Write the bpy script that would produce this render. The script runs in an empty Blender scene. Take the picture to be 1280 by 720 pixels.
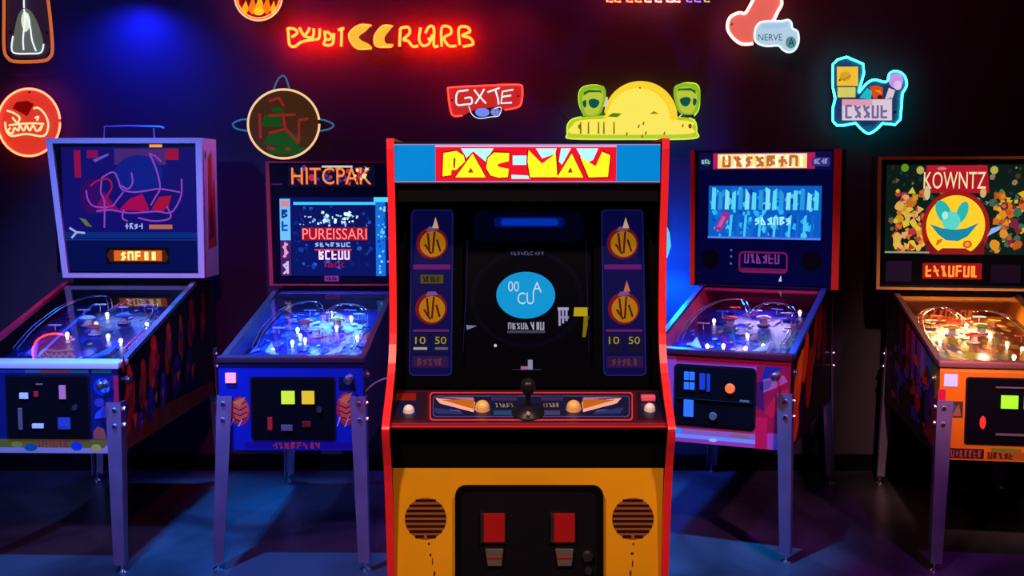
import bpy, bmesh, math, random
from mathutils import Vector, Matrix
R = math.radians
# ------------------------------------------------------------------ camera
F, PITCH, H = 1424.2, 0.09068, 1.5627          # focal length in pixels of a 1280 wide frame
sc = bpy.context.scene
col = sc.collection
cam = bpy.data.objects.new('camera', bpy.data.cameras.new('camera'))
cam.data.sensor_width = 36.0
cam.data.lens = 36.0 * F / 1280
cam.location = (0, 0, H)
cam.rotation_euler = (math.pi / 2 - PITCH, 0, 0)
cam.data.clip_start = 0.05
col.objects.link(cam)
sc.camera = cam
# ------------------------------------------------------------------ world, view, lights
w = bpy.data.worlds.new('night'); sc.world = w; w.use_nodes = True
w.node_tree.nodes['Background'].inputs[0].default_value = (0.02, 0.03, 0.10, 1)
w.node_tree.nodes['Background'].inputs[1].default_value = 0.05
sc.view_settings.view_transform = 'Standard'
try: sc.view_settings.look = 'None'
except Exception: pass
sc.view_settings.gamma = 1.0
sc.view_settings.use_curve_mapping = False
sc.view_settings.exposure = 0.0
sc.cycles.use_denoising = True
sc.cycles.max_bounces = 6
sc.cycles.sample_clamp_indirect = 4.0
sc.cycles.caustics_reflective = False
sc.cycles.caustics_refractive = False

def lamp(name, kind, loc, color, power, aim=None, size=0.5, size_y=None, spot=60, blend=0.5, parent=None):
    d = bpy.data.lights.new(name, kind)
    d.color = color; d.energy = power
    if kind == 'AREA':
        d.shape = 'RECTANGLE'; d.size = size; d.size_y = size_y or size
    else:
        d.shadow_soft_size = size
    if kind == 'SPOT':
        d.spot_size = R(spot); d.spot_blend = blend
    o = bpy.data.objects.new(name, d); col.objects.link(o)
    o.location = loc
    if aim is not None:
        o.rotation_euler = (Vector(aim) - Vector(loc)).to_track_quat('-Z', 'Y').to_euler()
    if parent: o.parent = parent
    return o
# added ceiling spots, out of view, aimed at each machine from over the aisle
lamp('added_spot', 'SPOT', (-2.9, 1.3, 3.2), (0.17, 0.24, 1.0), 950, (-1.98, 4.9, 1.10), 0.08, spot=32, blend=0.7)
lamp('added_spot', 'SPOT', (-1.3, 1.2, 3.2), (0.14, 0.20, 1.0), 480, (-0.88, 4.8, 0.85), 0.08, spot=24, blend=0.7)
lamp('added_spot', 'SPOT', (2.3, 1.2, 3.2), (1.0, 0.32, 0.75), 520, (1.12, 4.9, 0.85), 0.08, spot=25, blend=0.7)
lamp('added_spot', 'SPOT', (0.9, 1.3, 3.2), (1.0, 0.50, 0.50), 900, (2.32, 4.7, 1.05), 0.08, spot=25, blend=0.7)
lamp('added_spot', 'SPOT', (-0.9, 0.8, 3.2), (1.0, 0.62, 0.45), 330, (0.0, 2.6, 0.80), 0.10, spot=46, blend=0.8)
lamp('added_spot', 'SPOT', (1.0, 0.8, 3.2), (1.0, 0.55, 0.50), 240, (0.05, 2.6, 0.80), 0.10, spot=46, blend=0.8)
lamp('added_red_spot', 'SPOT', (-0.4, 1.0, 3.2), (1.0, 0.06, 0.20), 300, (-1.2, 4.7, 0.55), 0.08, spot=40, blend=0.9)  # added unseen spot that reddens the legs and the side artwork
lamp('added_blue_floor_spot', 'SPOT', (-1.6, 3.6, 3.2), (0.002, 0.20, 1.0), 1300, (-1.4, 4.3, 0.0), 0.05, spot=52, blend=0.7)  # this and the next floor spots are added, unseen, to colour the floor
lamp('added_blue_floor_spot', 'SPOT', (-1.42, 5.9, 3.2), (0.002, 0.20, 1.0), 900, (-1.42, 5.0, 0.0), 0.05, spot=40, blend=0.5)
lamp('added_blue_floor_spot', 'SPOT', (0.35, 4.0, 3.1), (0.005, 0.28, 1.0), 1700, (0.60, 5.0, 0.0), 0.05, spot=34, blend=0.6)
lamp('added_violet_floor_spot', 'SPOT', (1.9, 3.2, 3.1), (0.35, 0.02, 0.75), 420, (1.6, 4.1, 0.0), 0.05, spot=50, blend=0.9)
lamp('added_red_wall_wash', 'AREA', (0.7, 5.1, 3.3), (1.0, 0.005, 0.12), 12, (0.7, 6.14, 2.2), 1.6, 0.1)  # added unseen area light that gives the wall its maroon
lamp('added_blue_wall_wash', 'AREA', (-2.1, 5.1, 3.3), (0.005, 0.06, 1.0), 15, (-2.1, 6.14, 1.9), 0.8, 0.1)  # added unseen area light that gives the left wall its navy

# ------------------------------------------------------------------ maths helpers
_c, _s = math.cos(PITCH), math.sin(PITCH)
def ray(px, py):
    a, b = (px - 640) / F, (360 - py) / F
    return Vector((a, _c + b * _s, b * _c - _s))
def at(px, py, Y):
    """world point on the plane y = Y seen at a pixel of the photograph"""
    r = ray(px, py); t = Y / r.y
    return Vector((r.x * t, Y, H + r.z * t))
def lin(c):
    """#rrggbb or (r,g,b) 0..255 to linear"""
    if isinstance(c, str):
        c = c.lstrip('#'); c = [int(c[i:i + 2], 16) for i in (0, 2, 4)]
    out = []
    for v in c[:3]:
        v = v / 255
        out.append(v / 12.92 if v <= 0.04045 else ((v + 0.055) / 1.055) ** 2.4)
    return tuple(out)
# ------------------------------------------------------------------ materials
def mat(name, color, rough=0.5, metal=0.0, emit=None, strength=1.0, noise=None, coat=0.0, bump=0.0, spec=0.5):
    m = bpy.data.materials.new(name); m.use_nodes = True
    nt = m.node_tree; b = nt.nodes['Principled BSDF']
    c = (*(lin(color) if isinstance(color, str) else color), 1)
    b.inputs['Base Color'].default_value = c
    b.inputs['Roughness'].default_value = rough
    b.inputs['Metallic'].default_value = metal
    b.inputs['Coat Weight'].default_value = coat
    b.inputs['Specular IOR Level'].default_value = spec
    tc = nt.nodes.new('ShaderNodeTexCoord')
    nz = nt.nodes.new('ShaderNodeTexNoise'); nz.inputs['Scale'].default_value = noise or 14.0
    nz.inputs['Detail'].default_value = 4
    nt.links.new(tc.outputs['Object'], nz.inputs['Vector'])
    mr = nt.nodes.new('ShaderNodeMapRange')
    mr.inputs['To Min'].default_value = max(0.03, rough - 0.07); mr.inputs['To Max'].default_value = min(1, rough + 0.07)
    nt.links.new(nz.outputs['Fac'], mr.inputs['Value']); nt.links.new(mr.outputs['Result'], b.inputs['Roughness'])
    if noise:
        mx = nt.nodes.new('ShaderNodeMix'); mx.data_type = 'RGBA'
        mx.inputs['A'].default_value = (*[v * 0.7 for v in c[:3]], 1); mx.inputs['B'].default_value = (*[min(1, v * 1.25) for v in c[:3]], 1)
        nt.links.new(nz.outputs['Fac'], mx.inputs['Factor']); nt.links.new(mx.outputs['Result'], b.inputs['Base Color'])
    if bump:
        bp = nt.nodes.new('ShaderNodeBump'); bp.inputs['Strength'].default_value = bump; bp.inputs['Distance'].default_value = 0.01
        nt.links.new(nz.outputs['Fac'], bp.inputs['Height']); nt.links.new(bp.outputs['Normal'], b.inputs['Normal'])
    if emit is not None:
        b.inputs['Emission Color'].default_value = (*emit, 1); b.inputs['Emission Strength'].default_value = strength
    else:
        m.cycles.emission_sampling = 'NONE'
    return m
def art_mat(name, emissive, rough=0.35):
    m = bpy.data.materials.new(name); m.use_nodes = True
    nt = m.node_tree; b = nt.nodes['Principled BSDF']
    a = nt.nodes.new('ShaderNodeAttribute'); a.attribute_name = 'Col'
    nt.links.new(a.outputs['Color'], b.inputs['Base Color'])
    b.inputs['Roughness'].default_value = rough; b.inputs['Specular IOR Level'].default_value = 0.12 if emissive else 0.4
    if emissive:
        e = nt.nodes.new('ShaderNodeAttribute'); e.attribute_name = 'Emi'
        nt.links.new(e.outputs['Color'], b.inputs['Emission Color']); b.inputs['Emission Strength'].default_value = 1
    else:
        m.cycles.emission_sampling = 'NONE'
    return m
def glass_mat(name, tint, fres_ior=1.5, rough=0.02, base=0.0):
    m = bpy.data.materials.new(name); m.use_nodes = True
    nt = m.node_tree; nt.nodes.clear()
    out = nt.nodes.new('ShaderNodeOutputMaterial'); mx = nt.nodes.new('ShaderNodeMixShader')
    tr = nt.nodes.new('ShaderNodeBsdfTransparent'); tr.inputs[0].default_value = (*tint, 1)
    gl = nt.nodes.new('ShaderNodeBsdfGlossy'); gl.inputs['Roughness'].default_value = rough
    fr = nt.nodes.new('ShaderNodeFresnel'); fr.inputs['IOR'].default_value = fres_ior
    ge = nt.nodes.new('ShaderNodeNewGeometry'); inv = nt.nodes.new('ShaderNodeMath'); inv.operation = 'SUBTRACT'; inv.inputs[0].default_value = 1
    ml = nt.nodes.new('ShaderNodeMath'); ml.operation = 'MULTIPLY'
    nt.links.new(ge.outputs['Backfacing'], inv.inputs[1]); nt.links.new(inv.outputs[0], ml.inputs[0]); nt.links.new(fr.outputs[0], ml.inputs[1])
    nt.links.new(ml.outputs[0], mx.inputs[0]); nt.links.new(tr.outputs[0], mx.inputs[1]); nt.links.new(gl.outputs[0], mx.inputs[2])
    nt.links.new(mx.outputs[0], out.inputs[0])
    return m
M = {}
M['black'] = mat('black_laminate', (0.003, 0.003, 0.004), 0.55, spec=0.03)
M['satin'] = mat('black_steel', (0.005, 0.005, 0.009), 0.4, spec=0.2)
M['dark'] = mat('dark_plastic', (0.008, 0.008, 0.014), 0.35, spec=0.25)
M['chrome'] = mat('stainless_steel', (0.62, 0.60, 0.66), 0.30, 1.0)
M['leg'] = mat('leg_steel', (0.27, 0.22, 0.32), 0.42, 0.85)
M['bolt'] = mat('bolt_steel', (0.85, 0.85, 0.9), 0.2, 1.0)
M['red_trim'] = mat('red_edge_moulding', (0.80, 0.02, 0.03), 0.35)
M['yellow'] = mat('yellow_painted_wood', (0.78, 0.37, 0.004), 0.5, noise=3)
M['slot_red'] = mat('red_coin_slot', (0.35, 0.008, 0.01), 0.4)
M['grey_metal'] = mat('worn_grey_metal', (0.16, 0.14, 0.14), 0.45, 0.4)
M['white'] = mat('white_plastic', (0.75, 0.75, 0.8), 0.35)
M['white_frame'] = mat('white_painted_frame', (0.72, 0.72, 0.78), 0.35)
M['amber_button'] = mat('amber_button', (0.80, 0.50, 0.16), 0.3, coat=0.5)
M['pink_button'] = mat('pink_button', (0.8, 0.12, 0.2), 0.35)
M['clear'] = glass_mat('clear_glass', (0.92, 0.94, 0.96))
M['smoked'] = glass_mat('smoked_glass', (0.75, 0.77, 0.82))
M['print'] = art_mat('printed_artwork', False)
M['lit'] = art_mat('backlit_artwork', True, 0.3)
M['rubber'] = mat('white_rubber', (0.5, 0.5, 0.55), 0.6)
def neon(name, rgb, k=1.0):
    m = mat(name, (0.02, 0.02, 0.02), 0.4, emit=rgb, strength=k)
    return m
M['n_orange'] = neon('orange_neon', (95.0, 0.75, 0.08))
M['n_red'] = neon('red_neon', (16, 0.14, 0.08))
M['n_coral'] = neon('coral_neon', (14, 0.75, 0.3))
M['n_warm'] = neon('warm_white_neon', (1.0, 0.62, 0.28))
M['n_peach'] = neon('peach_neon', (18, 2.0, 1.5))
M['n_cyan'] = neon('cyan_neon', (0.25, 9, 10.5))
M['n_dimcyan'] = neon('dim_cyan_neon', (0.02, 0.14, 0.24))
M['n_white'] = neon('cold_white_neon', (0.85, 1.0, 1.1))
M['n_lime'] = neon('lime_neon', (0.62, 0.95, 0.03))
M['n_yellow'] = neon('yellow_neon', (1.1, 0.75, 0.12))
M['n_blue'] = neon('blue_neon', (0.01, 0.10, 2.2))
M['n_violet'] = neon('violet_neon', (0.7, 0.25, 1.6))
M['acrylic'] = glass_mat('sign_acrylic', (0.85, 0.85, 0.85), 1.3, 0.1)

# ------------------------------------------------------------------ mesh helpers
class MB:
    def __init__(s): s.bm = bmesh.new()
    def box(s, x0, x1, y0, y1, z0, z1, bev=0.0):
        b = bmesh.new()
        bmesh.ops.create_cube(b, size=1)
        for v in b.verts:
            v.co = Vector(((x0 + x1) / 2 + v.co.x * (x1 - x0), (y0 + y1) / 2 + v.co.y * (y1 - y0), (z0 + z1) / 2 + v.co.z * (z1 - z0)))
        if bev: bmesh.ops.bevel(b, geom=b.edges[:], offset=bev, segments=2, affect='EDGES', profile=0.6)
        s._merge(b); return s
    def _merge(s, b, mtx=None):
        if mtx is not None: bmesh.ops.transform(b, matrix=mtx, verts=b.verts)
        me = bpy.data.meshes.new('t'); b.to_mesh(me); b.free(); s.bm.from_mesh(me); bpy.data.meshes.remove(me)
    def prism(s, poly, axis, a, b_):
        """poly of 2D points extruded along axis x|y|z between a and b_"""
        def mk(p, t):
            return {'x': (t, p[0], p[1]), 'y': (p[0], t, p[1]), 'z': (p[0], p[1], t)}[axis]
        b = bmesh.new()
        v0 = [b.verts.new(mk(p, a)) for p in poly]; v1 = [b.verts.new(mk(p, b_)) for p in poly]
        b.faces.new(v0); b.faces.new(v1[::-1])
        n = len(poly)
        for i in range(n):
            b.faces.new((v0[i], v0[(i + 1) % n], v1[(i + 1) % n], v1[i]))
        bmesh.ops.recalc_face_normals(b, faces=b.faces)
        s._merge(b); return s
    def hexa(s, pts):
        """8 points: bottom ring of four then top ring of four"""
        b = bmesh.new(); v = [b.verts.new(p) for p in pts]
        for f in ((0, 1, 2, 3), (4, 5, 6, 7), (0, 1, 5, 4), (1, 2, 6, 5), (2, 3, 7, 6), (3, 0, 4, 7)):
            b.faces.new([v[i] for i in f])
        bmesh.ops.recalc_face_normals(b, faces=b.faces)
        s._merge(b); return s
    def cyl(s, p0, p1, r0, r1=None, n=20):
        p0, p1 = Vector(p0), Vector(p1); d = p1 - p0
        b = bmesh.new()
        bmesh.ops.create_cone(b, cap_ends=True, segments=n, radius1=r0, radius2=r1 if r1 is not None else r0, depth=d.length)
        s._merge(b, Matrix.Translation((p0 + p1) / 2) @ d.to_track_quat('Z', 'Y').to_matrix().to_4x4()); return s
    def lathe(s, prof, org, axis=(0, 0, 1), n=24):
        """prof: (r, h) pairs along the axis"""
        b = bmesh.new(); rings = []
        for r, h in prof:
            rings.append([b.verts.new((r * math.cos(2 * math.pi * i / n), r * math.sin(2 * math.pi * i / n), h)) for i in range(n)])
        for a_, c_ in zip(rings, rings[1:]):
            for i in range(n): b.faces.new((a_[i], a_[(i + 1) % n], c_[(i + 1) % n], c_[i]))
        b.faces.new(rings[0][::-1]); b.faces.new(rings[-1])
        bmesh.ops.remove_doubles(b, verts=b.verts, dist=1e-6)
        bmesh.ops.recalc_face_normals(b, faces=b.faces)
        s._merge(b, Matrix.Translation(Vector(org)) @ Vector(axis).to_track_quat('Z', 'Y').to_matrix().to_4x4()); return s
    def tube(s, pts, r, closed=False, n=8):
        pts = [Vector(p) for p in pts]; N = len(pts)
        b = bmesh.new(); rings = []
        up0 = Vector((0, 1, 0))
        for i, p in enumerate(pts):
            if closed: t = pts[(i + 1) % N] - pts[i - 1]
            else: t = pts[min(i + 1, N - 1)] - pts[max(i - 1, 0)]
            t.normalize()
            up = up0 if abs(t.dot(up0)) < 0.95 else Vector((1, 0, 0))
            a = t.cross(up).normalized(); c = a.cross(t)
            rings.append([b.verts.new(p + a * (r * math.cos(2 * math.pi * k / n)) + c * (r * math.sin(2 * math.pi * k / n))) for k in range(n)])
        for i in range(N if closed else N - 1):
            a_, c_ = rings[i], rings[(i + 1) % N]
            for k in range(n): b.faces.new((a_[k], a_[(k + 1) % n], c_[(k + 1) % n], c_[k]))
        if not closed: b.faces.new(rings[0][::-1]); b.faces.new(rings[-1])
        bmesh.ops.recalc_face_normals(b, faces=b.faces)
        s._merge(b); return s
    def build(s, name, m, parent=None, smooth=False):
        me = bpy.data.meshes.new(name); s.bm.to_mesh(me); s.bm.free()
        me.materials.append(m)
        if smooth:
            for p in me.polygons: p.use_smooth = True
            try: me.set_sharp_from_angle(angle=R(35))
            except Exception: pass
        o = bpy.data.objects.new(name, me); col.objects.link(o)
        if parent is not None: o.parent = parent
        return o
def thing(name, label, cat, loc=(0, 0, 0), rz=0.0, group=None):
    o = bpy.data.objects.new(name, None); col.objects.link(o)
    o.location = loc; o.rotation_euler = (0, 0, rz); o['label'] = label; o['category'] = cat
    o.empty_display_size = 0.1
    if group: o['group'] = group
    return o
def tag(o, label, cat, group=None):
    o['label'] = label; o['category'] = cat
    if group: o['group'] = group
    return o
def structure(o): o['kind'] = 'structure'; return o
_tc = {}
def text_tris(s):
    if s in _tc: return _tc[s]
    c = bpy.data.curves.new('t', 'FONT'); c.body = s; c.resolution_u = 3
    o = bpy.data.objects.new('t', c); col.objects.link(o)
    bpy.context.view_layer.update()
    me = bpy.data.meshes.new_from_object(o.evaluated_get(bpy.context.evaluated_depsgraph_get()))
    vs = [v.co.copy() for v in me.vertices]; fs = [tuple(p.vertices) for p in me.polygons]
    x0, x1 = min(v.x for v in vs), max(v.x for v in vs); y0, y1 = min(v.y for v in vs), max(v.y for v in vs)
    uv = [((v.x - x0) / (x1 - x0), (v.y - y0) / (y1 - y0)) for v in vs]
    bpy.data.objects.remove(o); bpy.data.curves.remove(c); bpy.data.meshes.remove(me)
    _tc[s] = (uv, fs); return _tc[s]
class Art:
    """flat artwork on a rectangle; measured in the units of box = (x0, y0, x1, y1), y running down"""
    STEP = 0.00006
    def __init__(s, O, U, V, box, e=0.0, lift=0.0006):
        s.O, s.U, s.V = Vector(O), Vector(U), Vector(V); s.N = s.U.cross(s.V).normalized()
        s.b = box; s.e = e; s.v = []; s.f = []; s.c = []; s.k = []; s.h = lift
    def P(s, x, y):
        x0, y0, x1, y1 = s.b
        return s.O + s.U * ((x - x0) / (x1 - x0)) + s.V * ((y1 - y) / (y1 - y0)) + s.N * s.h
    def poly(s, pts, c, e=None):
        n = len(s.v); s.v += [s.P(*p) for p in pts]; ids = list(range(n, n + len(pts)))
        s.f.append(ids); s.c.append(lin(c)); s.k.append(s.e if e is None else e); s.h += s.STEP
    def rect(s, x0, y0, x1, y1, c, e=None): s.poly([(x0, y1), (x1, y1), (x1, y0), (x0, y0)], c, e)
    def rrect(s, x0, y0, x1, y1, r, c, e=None): s.poly(rr(x0, y0, x1, y1, r), c, e)
    def ell(s, cx, cy, rx, ry, c, e=None, n=20, rot=0):
        cr, sr = math.cos(rot), math.sin(rot)
        s.poly([(cx + rx * math.cos(t) * cr - ry * math.sin(t) * sr, cy + rx * math.cos(t) * sr + ry * math.sin(t) * cr)
                for t in [2 * math.pi * i / n for i in range(n)]], c, e)
    def line(s, pts, wd, c, e=None, closed=False):
        if closed: pts = list(pts) + [pts[0]]
        h0 = s.h
        for (ax, ay), (bx, by) in zip(pts, pts[1:]):
            d = math.hypot(bx - ax, by - ay) or 1; nx, ny = -(by - ay) / d * wd / 2, (bx - ax) / d * wd / 2
            ex, ey = (bx - ax) / d * wd * .25, (by - ay) / d * wd * .25
            s.poly([(ax + nx - ex, ay + ny - ey), (ax - nx - ex, ay - ny - ey), (bx - nx + ex, by - ny + ey), (bx + nx + ex, by + ny + ey)], c, e)
            s.h = h0 + s.STEP
    def text(s, t, x0, y0, x1, y1, c, e=None, slant=0):
        uv, fs = text_tris(t); n = len(s.v)
        s.v += [s.P(x0 + u * (x1 - x0) + slant * v_, y1 - v_ * (y1 - y0)) for u, v_ in uv]
        for f in fs: s.f.append([n + i for i in f]); s.c.append(lin(c)); s.k.append(s.e if e is None else e)
        s.h += s.STEP
    def marks(s, n, x0, y0, x1, y1, c, e=None, seed=0):
        """a row of n worn, unreadable letter-like strokes"""
        r = random.Random(seed + int(x0 * 7 + y0 * 13)); w = (x1 - x0) / n; h = y1 - y0
        G = (((0, 1), (0, 0), (.8, 0)), ((0, 0), (.8, 1)), ((.4, 0), (.4, 1)), ((0, .5), (.8, .45)), ((.8, 0), (.8, 1)), ((0, 0), (0, 1), (.8, 1)), ((.8, .1), (.1, .3), (.8, .7), (.1, 1)))
        h0 = s.h
        for i in range(n):
            for g in r.sample(G, 2):
                s.h = h0 + s.STEP * (i % 3)
                s.line([(x0 + w * (i + .12 + .7 * a), y0 + h * (.06 + .88 * b)) for a, b in g], min(w * .26, h * .3), c, e)
        s.h = h0 + s.STEP * 5
    def scatter(s, rnd, n, x0, y0, x1, y1, r0, r1, cols, e=None, flat=1.0):
        for _ in range(n):
            cx, cy = rnd.uniform(x0, x1), rnd.uniform(y0, y1); r = rnd.uniform(r0, r1)
            k = rnd.choice((3, 4, 5, 12)); a0 = rnd.uniform(0, 6.28)
            s.poly([(cx + r * math.cos(a0 + 2 * math.pi * i / k) * rnd.uniform(.7, 1), cy + flat * r * math.sin(a0 + 2 * math.pi * i / k) * rnd.uniform(.7, 1)) for i in range(k)], rnd.choice(cols), e)
    def build(s, name, parent=None, force_print=False):
        me = bpy.data.meshes.new(name); me.from_pydata([tuple(v) for v in s.v], [], s.f)
        a = me.color_attributes.new('Col', 'FLOAT_COLOR', 'CORNER'); b = me.color_attributes.new('Emi', 'FLOAT_COLOR', 'CORNER')
        i = 0
        for p, c, k in zip(me.polygons, s.c, s.k):
            for _ in range(p.loop_total):
                a.data[i].color = (*[v * (0.25 if k > 0 else 0.85) for v in c], 1); b.data[i].color = (*[v * k for v in c], 1); i += 1
        me.materials.append(M['lit'] if any(k > 0 for k in s.k) else M['print'])
        o = bpy.data.objects.new(name, me); col.objects.link(o)
        if parent is not None: o.parent = parent
        return o
def rr(x0, y0, x1, y1, r, n=5):
    p = []
    for cx, cy, a in ((x1 - r, y1 - r, 0), (x0 + r, y1 - r, 90), (x0 + r, y0 + r, 180), (x1 - r, y0 + r, 270)):
        for i in range(n + 1):
            t = R(a + 90 * i / n); p.append((cx + r * math.cos(t), cy + r * math.sin(t)))
    return p
def arc(cx, cy, rx, ry, a0, a1, n=24):
    return [(cx + rx * math.cos(R(a0 + (a1 - a0) * i / n)), cy + ry * math.sin(R(a0 + (a1 - a0) * i / n))) for i in range(n + 1)]
def spline(pts, k=6, closed=False):
    out = []; N = len(pts)
    for i in range(N if closed else N - 1):
        g = lambda j: pts[j % N] if closed else pts[max(0, min(N - 1, j))]
        p0, p1, p2, p3 = g(i - 1), g(i), g(i + 1), g(i + 2)
        for q in range(k):
            t = q / k
            out.append(tuple(0.5 * (2 * b + (c - a) * t + (2 * a - 5 * b + 4 * c - d) * t * t + (-a + 3 * b - 3 * c + d) * t ** 3) for a, b, c, d in zip(p0, p1, p2, p3)))
    if not closed: out.append(pts[-1])
    return out

# ================================================================== ROOM
YW = 6.14
def wall_material():
    m = mat('dark_wall_paint', (0.028, 0.020, 0.028), 0.85, noise=1.3, bump=0.15); return m
M['wall'] = wall_material()
def floor_material():
    m = bpy.data.materials.new('polished_dark_floor'); m.use_nodes = True
    nt = m.node_tree; b = nt.nodes['Principled BSDF']
    tc = nt.nodes.new('ShaderNodeTexCoord')
    n1 = nt.nodes.new('ShaderNodeTexNoise'); n1.inputs['Scale'].default_value = 0.9; n1.inputs['Detail'].default_value = 3; n1.inputs['Distortion'].default_value = 1.2
    n2 = nt.nodes.new('ShaderNodeTexNoise'); n2.inputs['Scale'].default_value = 14
    nt.links.new(tc.outputs['Object'], n1.inputs['Vector']); nt.links.new(tc.outputs['Object'], n2.inputs['Vector'])
    cr = nt.nodes.new('ShaderNodeValToRGB'); cr.color_ramp.elements[0].position = 0.40; cr.color_ramp.elements[1].position = 0.60
    cr.color_ramp.elements[0].color = (0.018, 0.018, 0.022, 1); cr.color_ramp.elements[1].color = (0.058, 0.058, 0.062, 1)
    nt.links.new(n1.outputs['Fac'], cr.inputs['Fac']); nt.links.new(cr.outputs['Color'], b.inputs['Base Color'])
    mr = nt.nodes.new('ShaderNodeMapRange'); mr.inputs['To Min'].default_value = 0.22; mr.inputs['To Max'].default_value = 0.42
    nt.links.new(n2.outputs['Fac'], mr.inputs['Value']); nt.links.new(mr.outputs['Result'], b.inputs['Roughness'])
    m.cycles.emission_sampling = 'NONE'
    return m
M['floor'] = floor_material()
M['ceil'] = mat('black_ceiling_paint', (0.02, 0.02, 0.022), 0.9)
structure(MB().box(-4.4, 4.4, -2.6, YW, -0.1, 0).build('floor', M['floor']))
structure(MB().box(-4.4, 4.4, YW, YW + 0.12, -0.1, 3.4).build('wall_back', M['wall']))
structure(MB().box(-4.52, -4.4, -2.6, YW + 0.12, -0.1, 3.4).build('wall_left', M['wall']))
structure(MB().box(4.4, 4.52, -2.6, YW + 0.12, -0.1, 3.4).build('wall_right', M['wall']))
structure(MB().box(-4.52, 4.52, -2.72, -2.6, -0.1, 3.4).build('wall_front', M['wall']))
structure(MB().box(-4.52, 4.52, -2.72, YW + 0.12, 3.4, 3.5).build('ceiling', M['ceil']))
structure(MB().box(-4.4, 4.4, YW - 0.015, YW, 0.0, 0.09, 0.003).build('baseboard_back', M['black']))

# ================================================================== TALL ARCADE CABINET IN THE MIDDLE
CX = 0.0375; HW = 0.330
def build_cabinet():
    t = thing('arcade_cabinet', 'tall yellow and black upright arcade cabinet with red edges and a joystick, in the centre', 'arcade cabinet', (CX, 2.53, 0))
    Z = lambda py, Y: at(660, py, Y).z
    Y0 = 2.53
    # outline of the side, in (y, z)
    front = [(2.70, 0.0), (2.66, 0.35), (2.618, Z(720, 2.618)), (2.575, Z(600, 2.575)), (2.533, Z(545, 2.533)), (2.537, Z(531, 2.537)),
             (2.60, Z(500, 2.60)), (2.68, Z(455, 2.68)), (2.715, Z(400, 2.715)), (2.715, Z(300, 2.715)), (2.70, Z(235, 2.70)), (2.685, Z(175, 2.685))]
    fs = spline(front, 4)
    back = [(3.05, front[-1][1] + 0.0), (3.36, 1.38), (3.40, 1.25), (3.40, 0.0)]
    prof = [(y - Y0, z) for y, z in fs + back]
    TH = 0.015
    for sx in (-1, 1):
        a, b = sx * HW, sx * (HW - TH)
        MB().prism(prof, 'x', min(a, b), max(a, b)).build('side_panel', M['black'], t)
    for sx in (-1, 1):   # red T-moulding wraps the front and top edges
        mb = MB(); a, b = sx * (HW + 0.0012), sx * (HW - TH - 0.0012)
        path = [(y - Y0, z) for y, z in fs] + [(3.05 - Y0, front[-1][1])]
        off = []
        for i, p in enumerate(path):
            q0, q1 = path[max(0, i - 1)], path[min(len(path) - 1, i + 1)]
            d = Vector((q1[0] - q0[0], q1[1] - q0[1])).normalized()
            off.append((p[0] - d.y * 0.004, p[1] + d.x * 0.004))
        inn = [(2 * p[0] - o[0], 2 * p[1] - o[1]) for p, o in zip(path, off)]
        for i in range(len(path) - 1):
            p = [off[i], off[i + 1], inn[i + 1], inn[i]]
            mb.prism([(c[0], c[1]) for c in p], 'x', min(a, b), max(a, b))
        mb.build('edge_moulding', M['red_trim'], t)
    iw = HW - TH
    zt = front[-1][1]
    # marquee
    ym = 2.70; z1, z0 = Z(180, ym), Z(228, ym)
    MB().box(-iw, iw, ym - Y0, 0.5, z1, zt - 0.004).build('top_panel', M['black'], t)
    MB().box(-iw, iw, ym - Y0 + 0.012, 0.5, z0 - 0.06, z1).build('marquee_housing', M['black'], t)
    x0p, x1p = 491, 825
    pl, pr = at(x0p, 228, ym), at(x1p, 228, ym)
    O = Vector((pl.x - CX, ym - Y0, z0))
    A = Art(O, (pr.x - pl.x, 0, 0), (0, 0, z1 - z0), (x0p, 180, x1p, 228), 1.15, lift=0.0)
    A.rect(491, 180, 825, 228, (0, 125, 200), 1.0)
    A.rect(491, 180, 825, 181.3, (150, 130, 190)); A.rect(491, 226.6, 825, 228, (150, 110, 150))
    q = lambda pts: [(490 + x / 3.765, 170 + y / 3.765) for x, y in pts]
    A.poly(q([(205, 212), (1055, 212), (1055, 44), (205, 44)]), (205, 15, 40))
    A.poly(q([(205, 52), (1055, 52), (1055, 44), (205, 44)]), (240, 150, 190))
    lb = (160, 225, 235)
    for p in ([(325, 58), (478, 58), (442, 122), (382, 72), (350, 104)], [(568, 92), (634, 92), (632, 136), (568, 136)], [(676, 58), (774, 58), (768, 84), (706, 106)],
              [(795, 58), (842, 58), (800, 135), (785, 120)], [(866, 58), (970, 58), (946, 112), (908, 132)], [(562, 182), (640, 186), (652, 202), (562, 202)]):
        A.poly(q(p), lb)
    letters = [[(238, 190), (243, 80), (305, 70), (338, 92), (345, 120), (302, 160), (280, 160), (278, 184)],
               [(298, 195), (380, 82), (442, 195)],
               [(552, 80), (480, 78), (452, 103), (443, 150), (463, 185), (500, 196), (545, 194), (550, 155), (498, 144), (498, 132), (550, 118)],
               [(642, 66), (706, 130), (770, 82), (778, 194), (650, 194), (638, 120)],
               [(776, 195), (845, 82), (900, 195)],
               [(884, 98), (958, 142), (988, 74), (1026, 90), (1016, 192), (926, 195)]]
    for L in letters:
        cx = sum(p[0] for p in L) / len(L); cy = sum(p[1] for p in L) / len(L)
        A.poly(q([(cx + (x - cx) * 1.10, cy + (y - cy) * 1.10) for x, y in L][::-1]), (150, 10, 20), 0.8)
    for L in letters: A.poly(q(L[::-1]), (255, 222, 30), 1.25)
    for p in ([(290, 104), (300, 104), (297, 150), (289, 150)], [(358, 172), (370, 148), (384, 172)], [(826, 172), (840, 146), (850, 172)]):
        A.poly(q(p[::-1]), (120, 40, 10))
    A.build('marquee', t)
    MB().box(-iw, iw, ym - Y0 - 0.004, ym - Y0 + 0.012, z1, z1 + 0.004).build('marquee_retainer', M['satin'], t)
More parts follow.
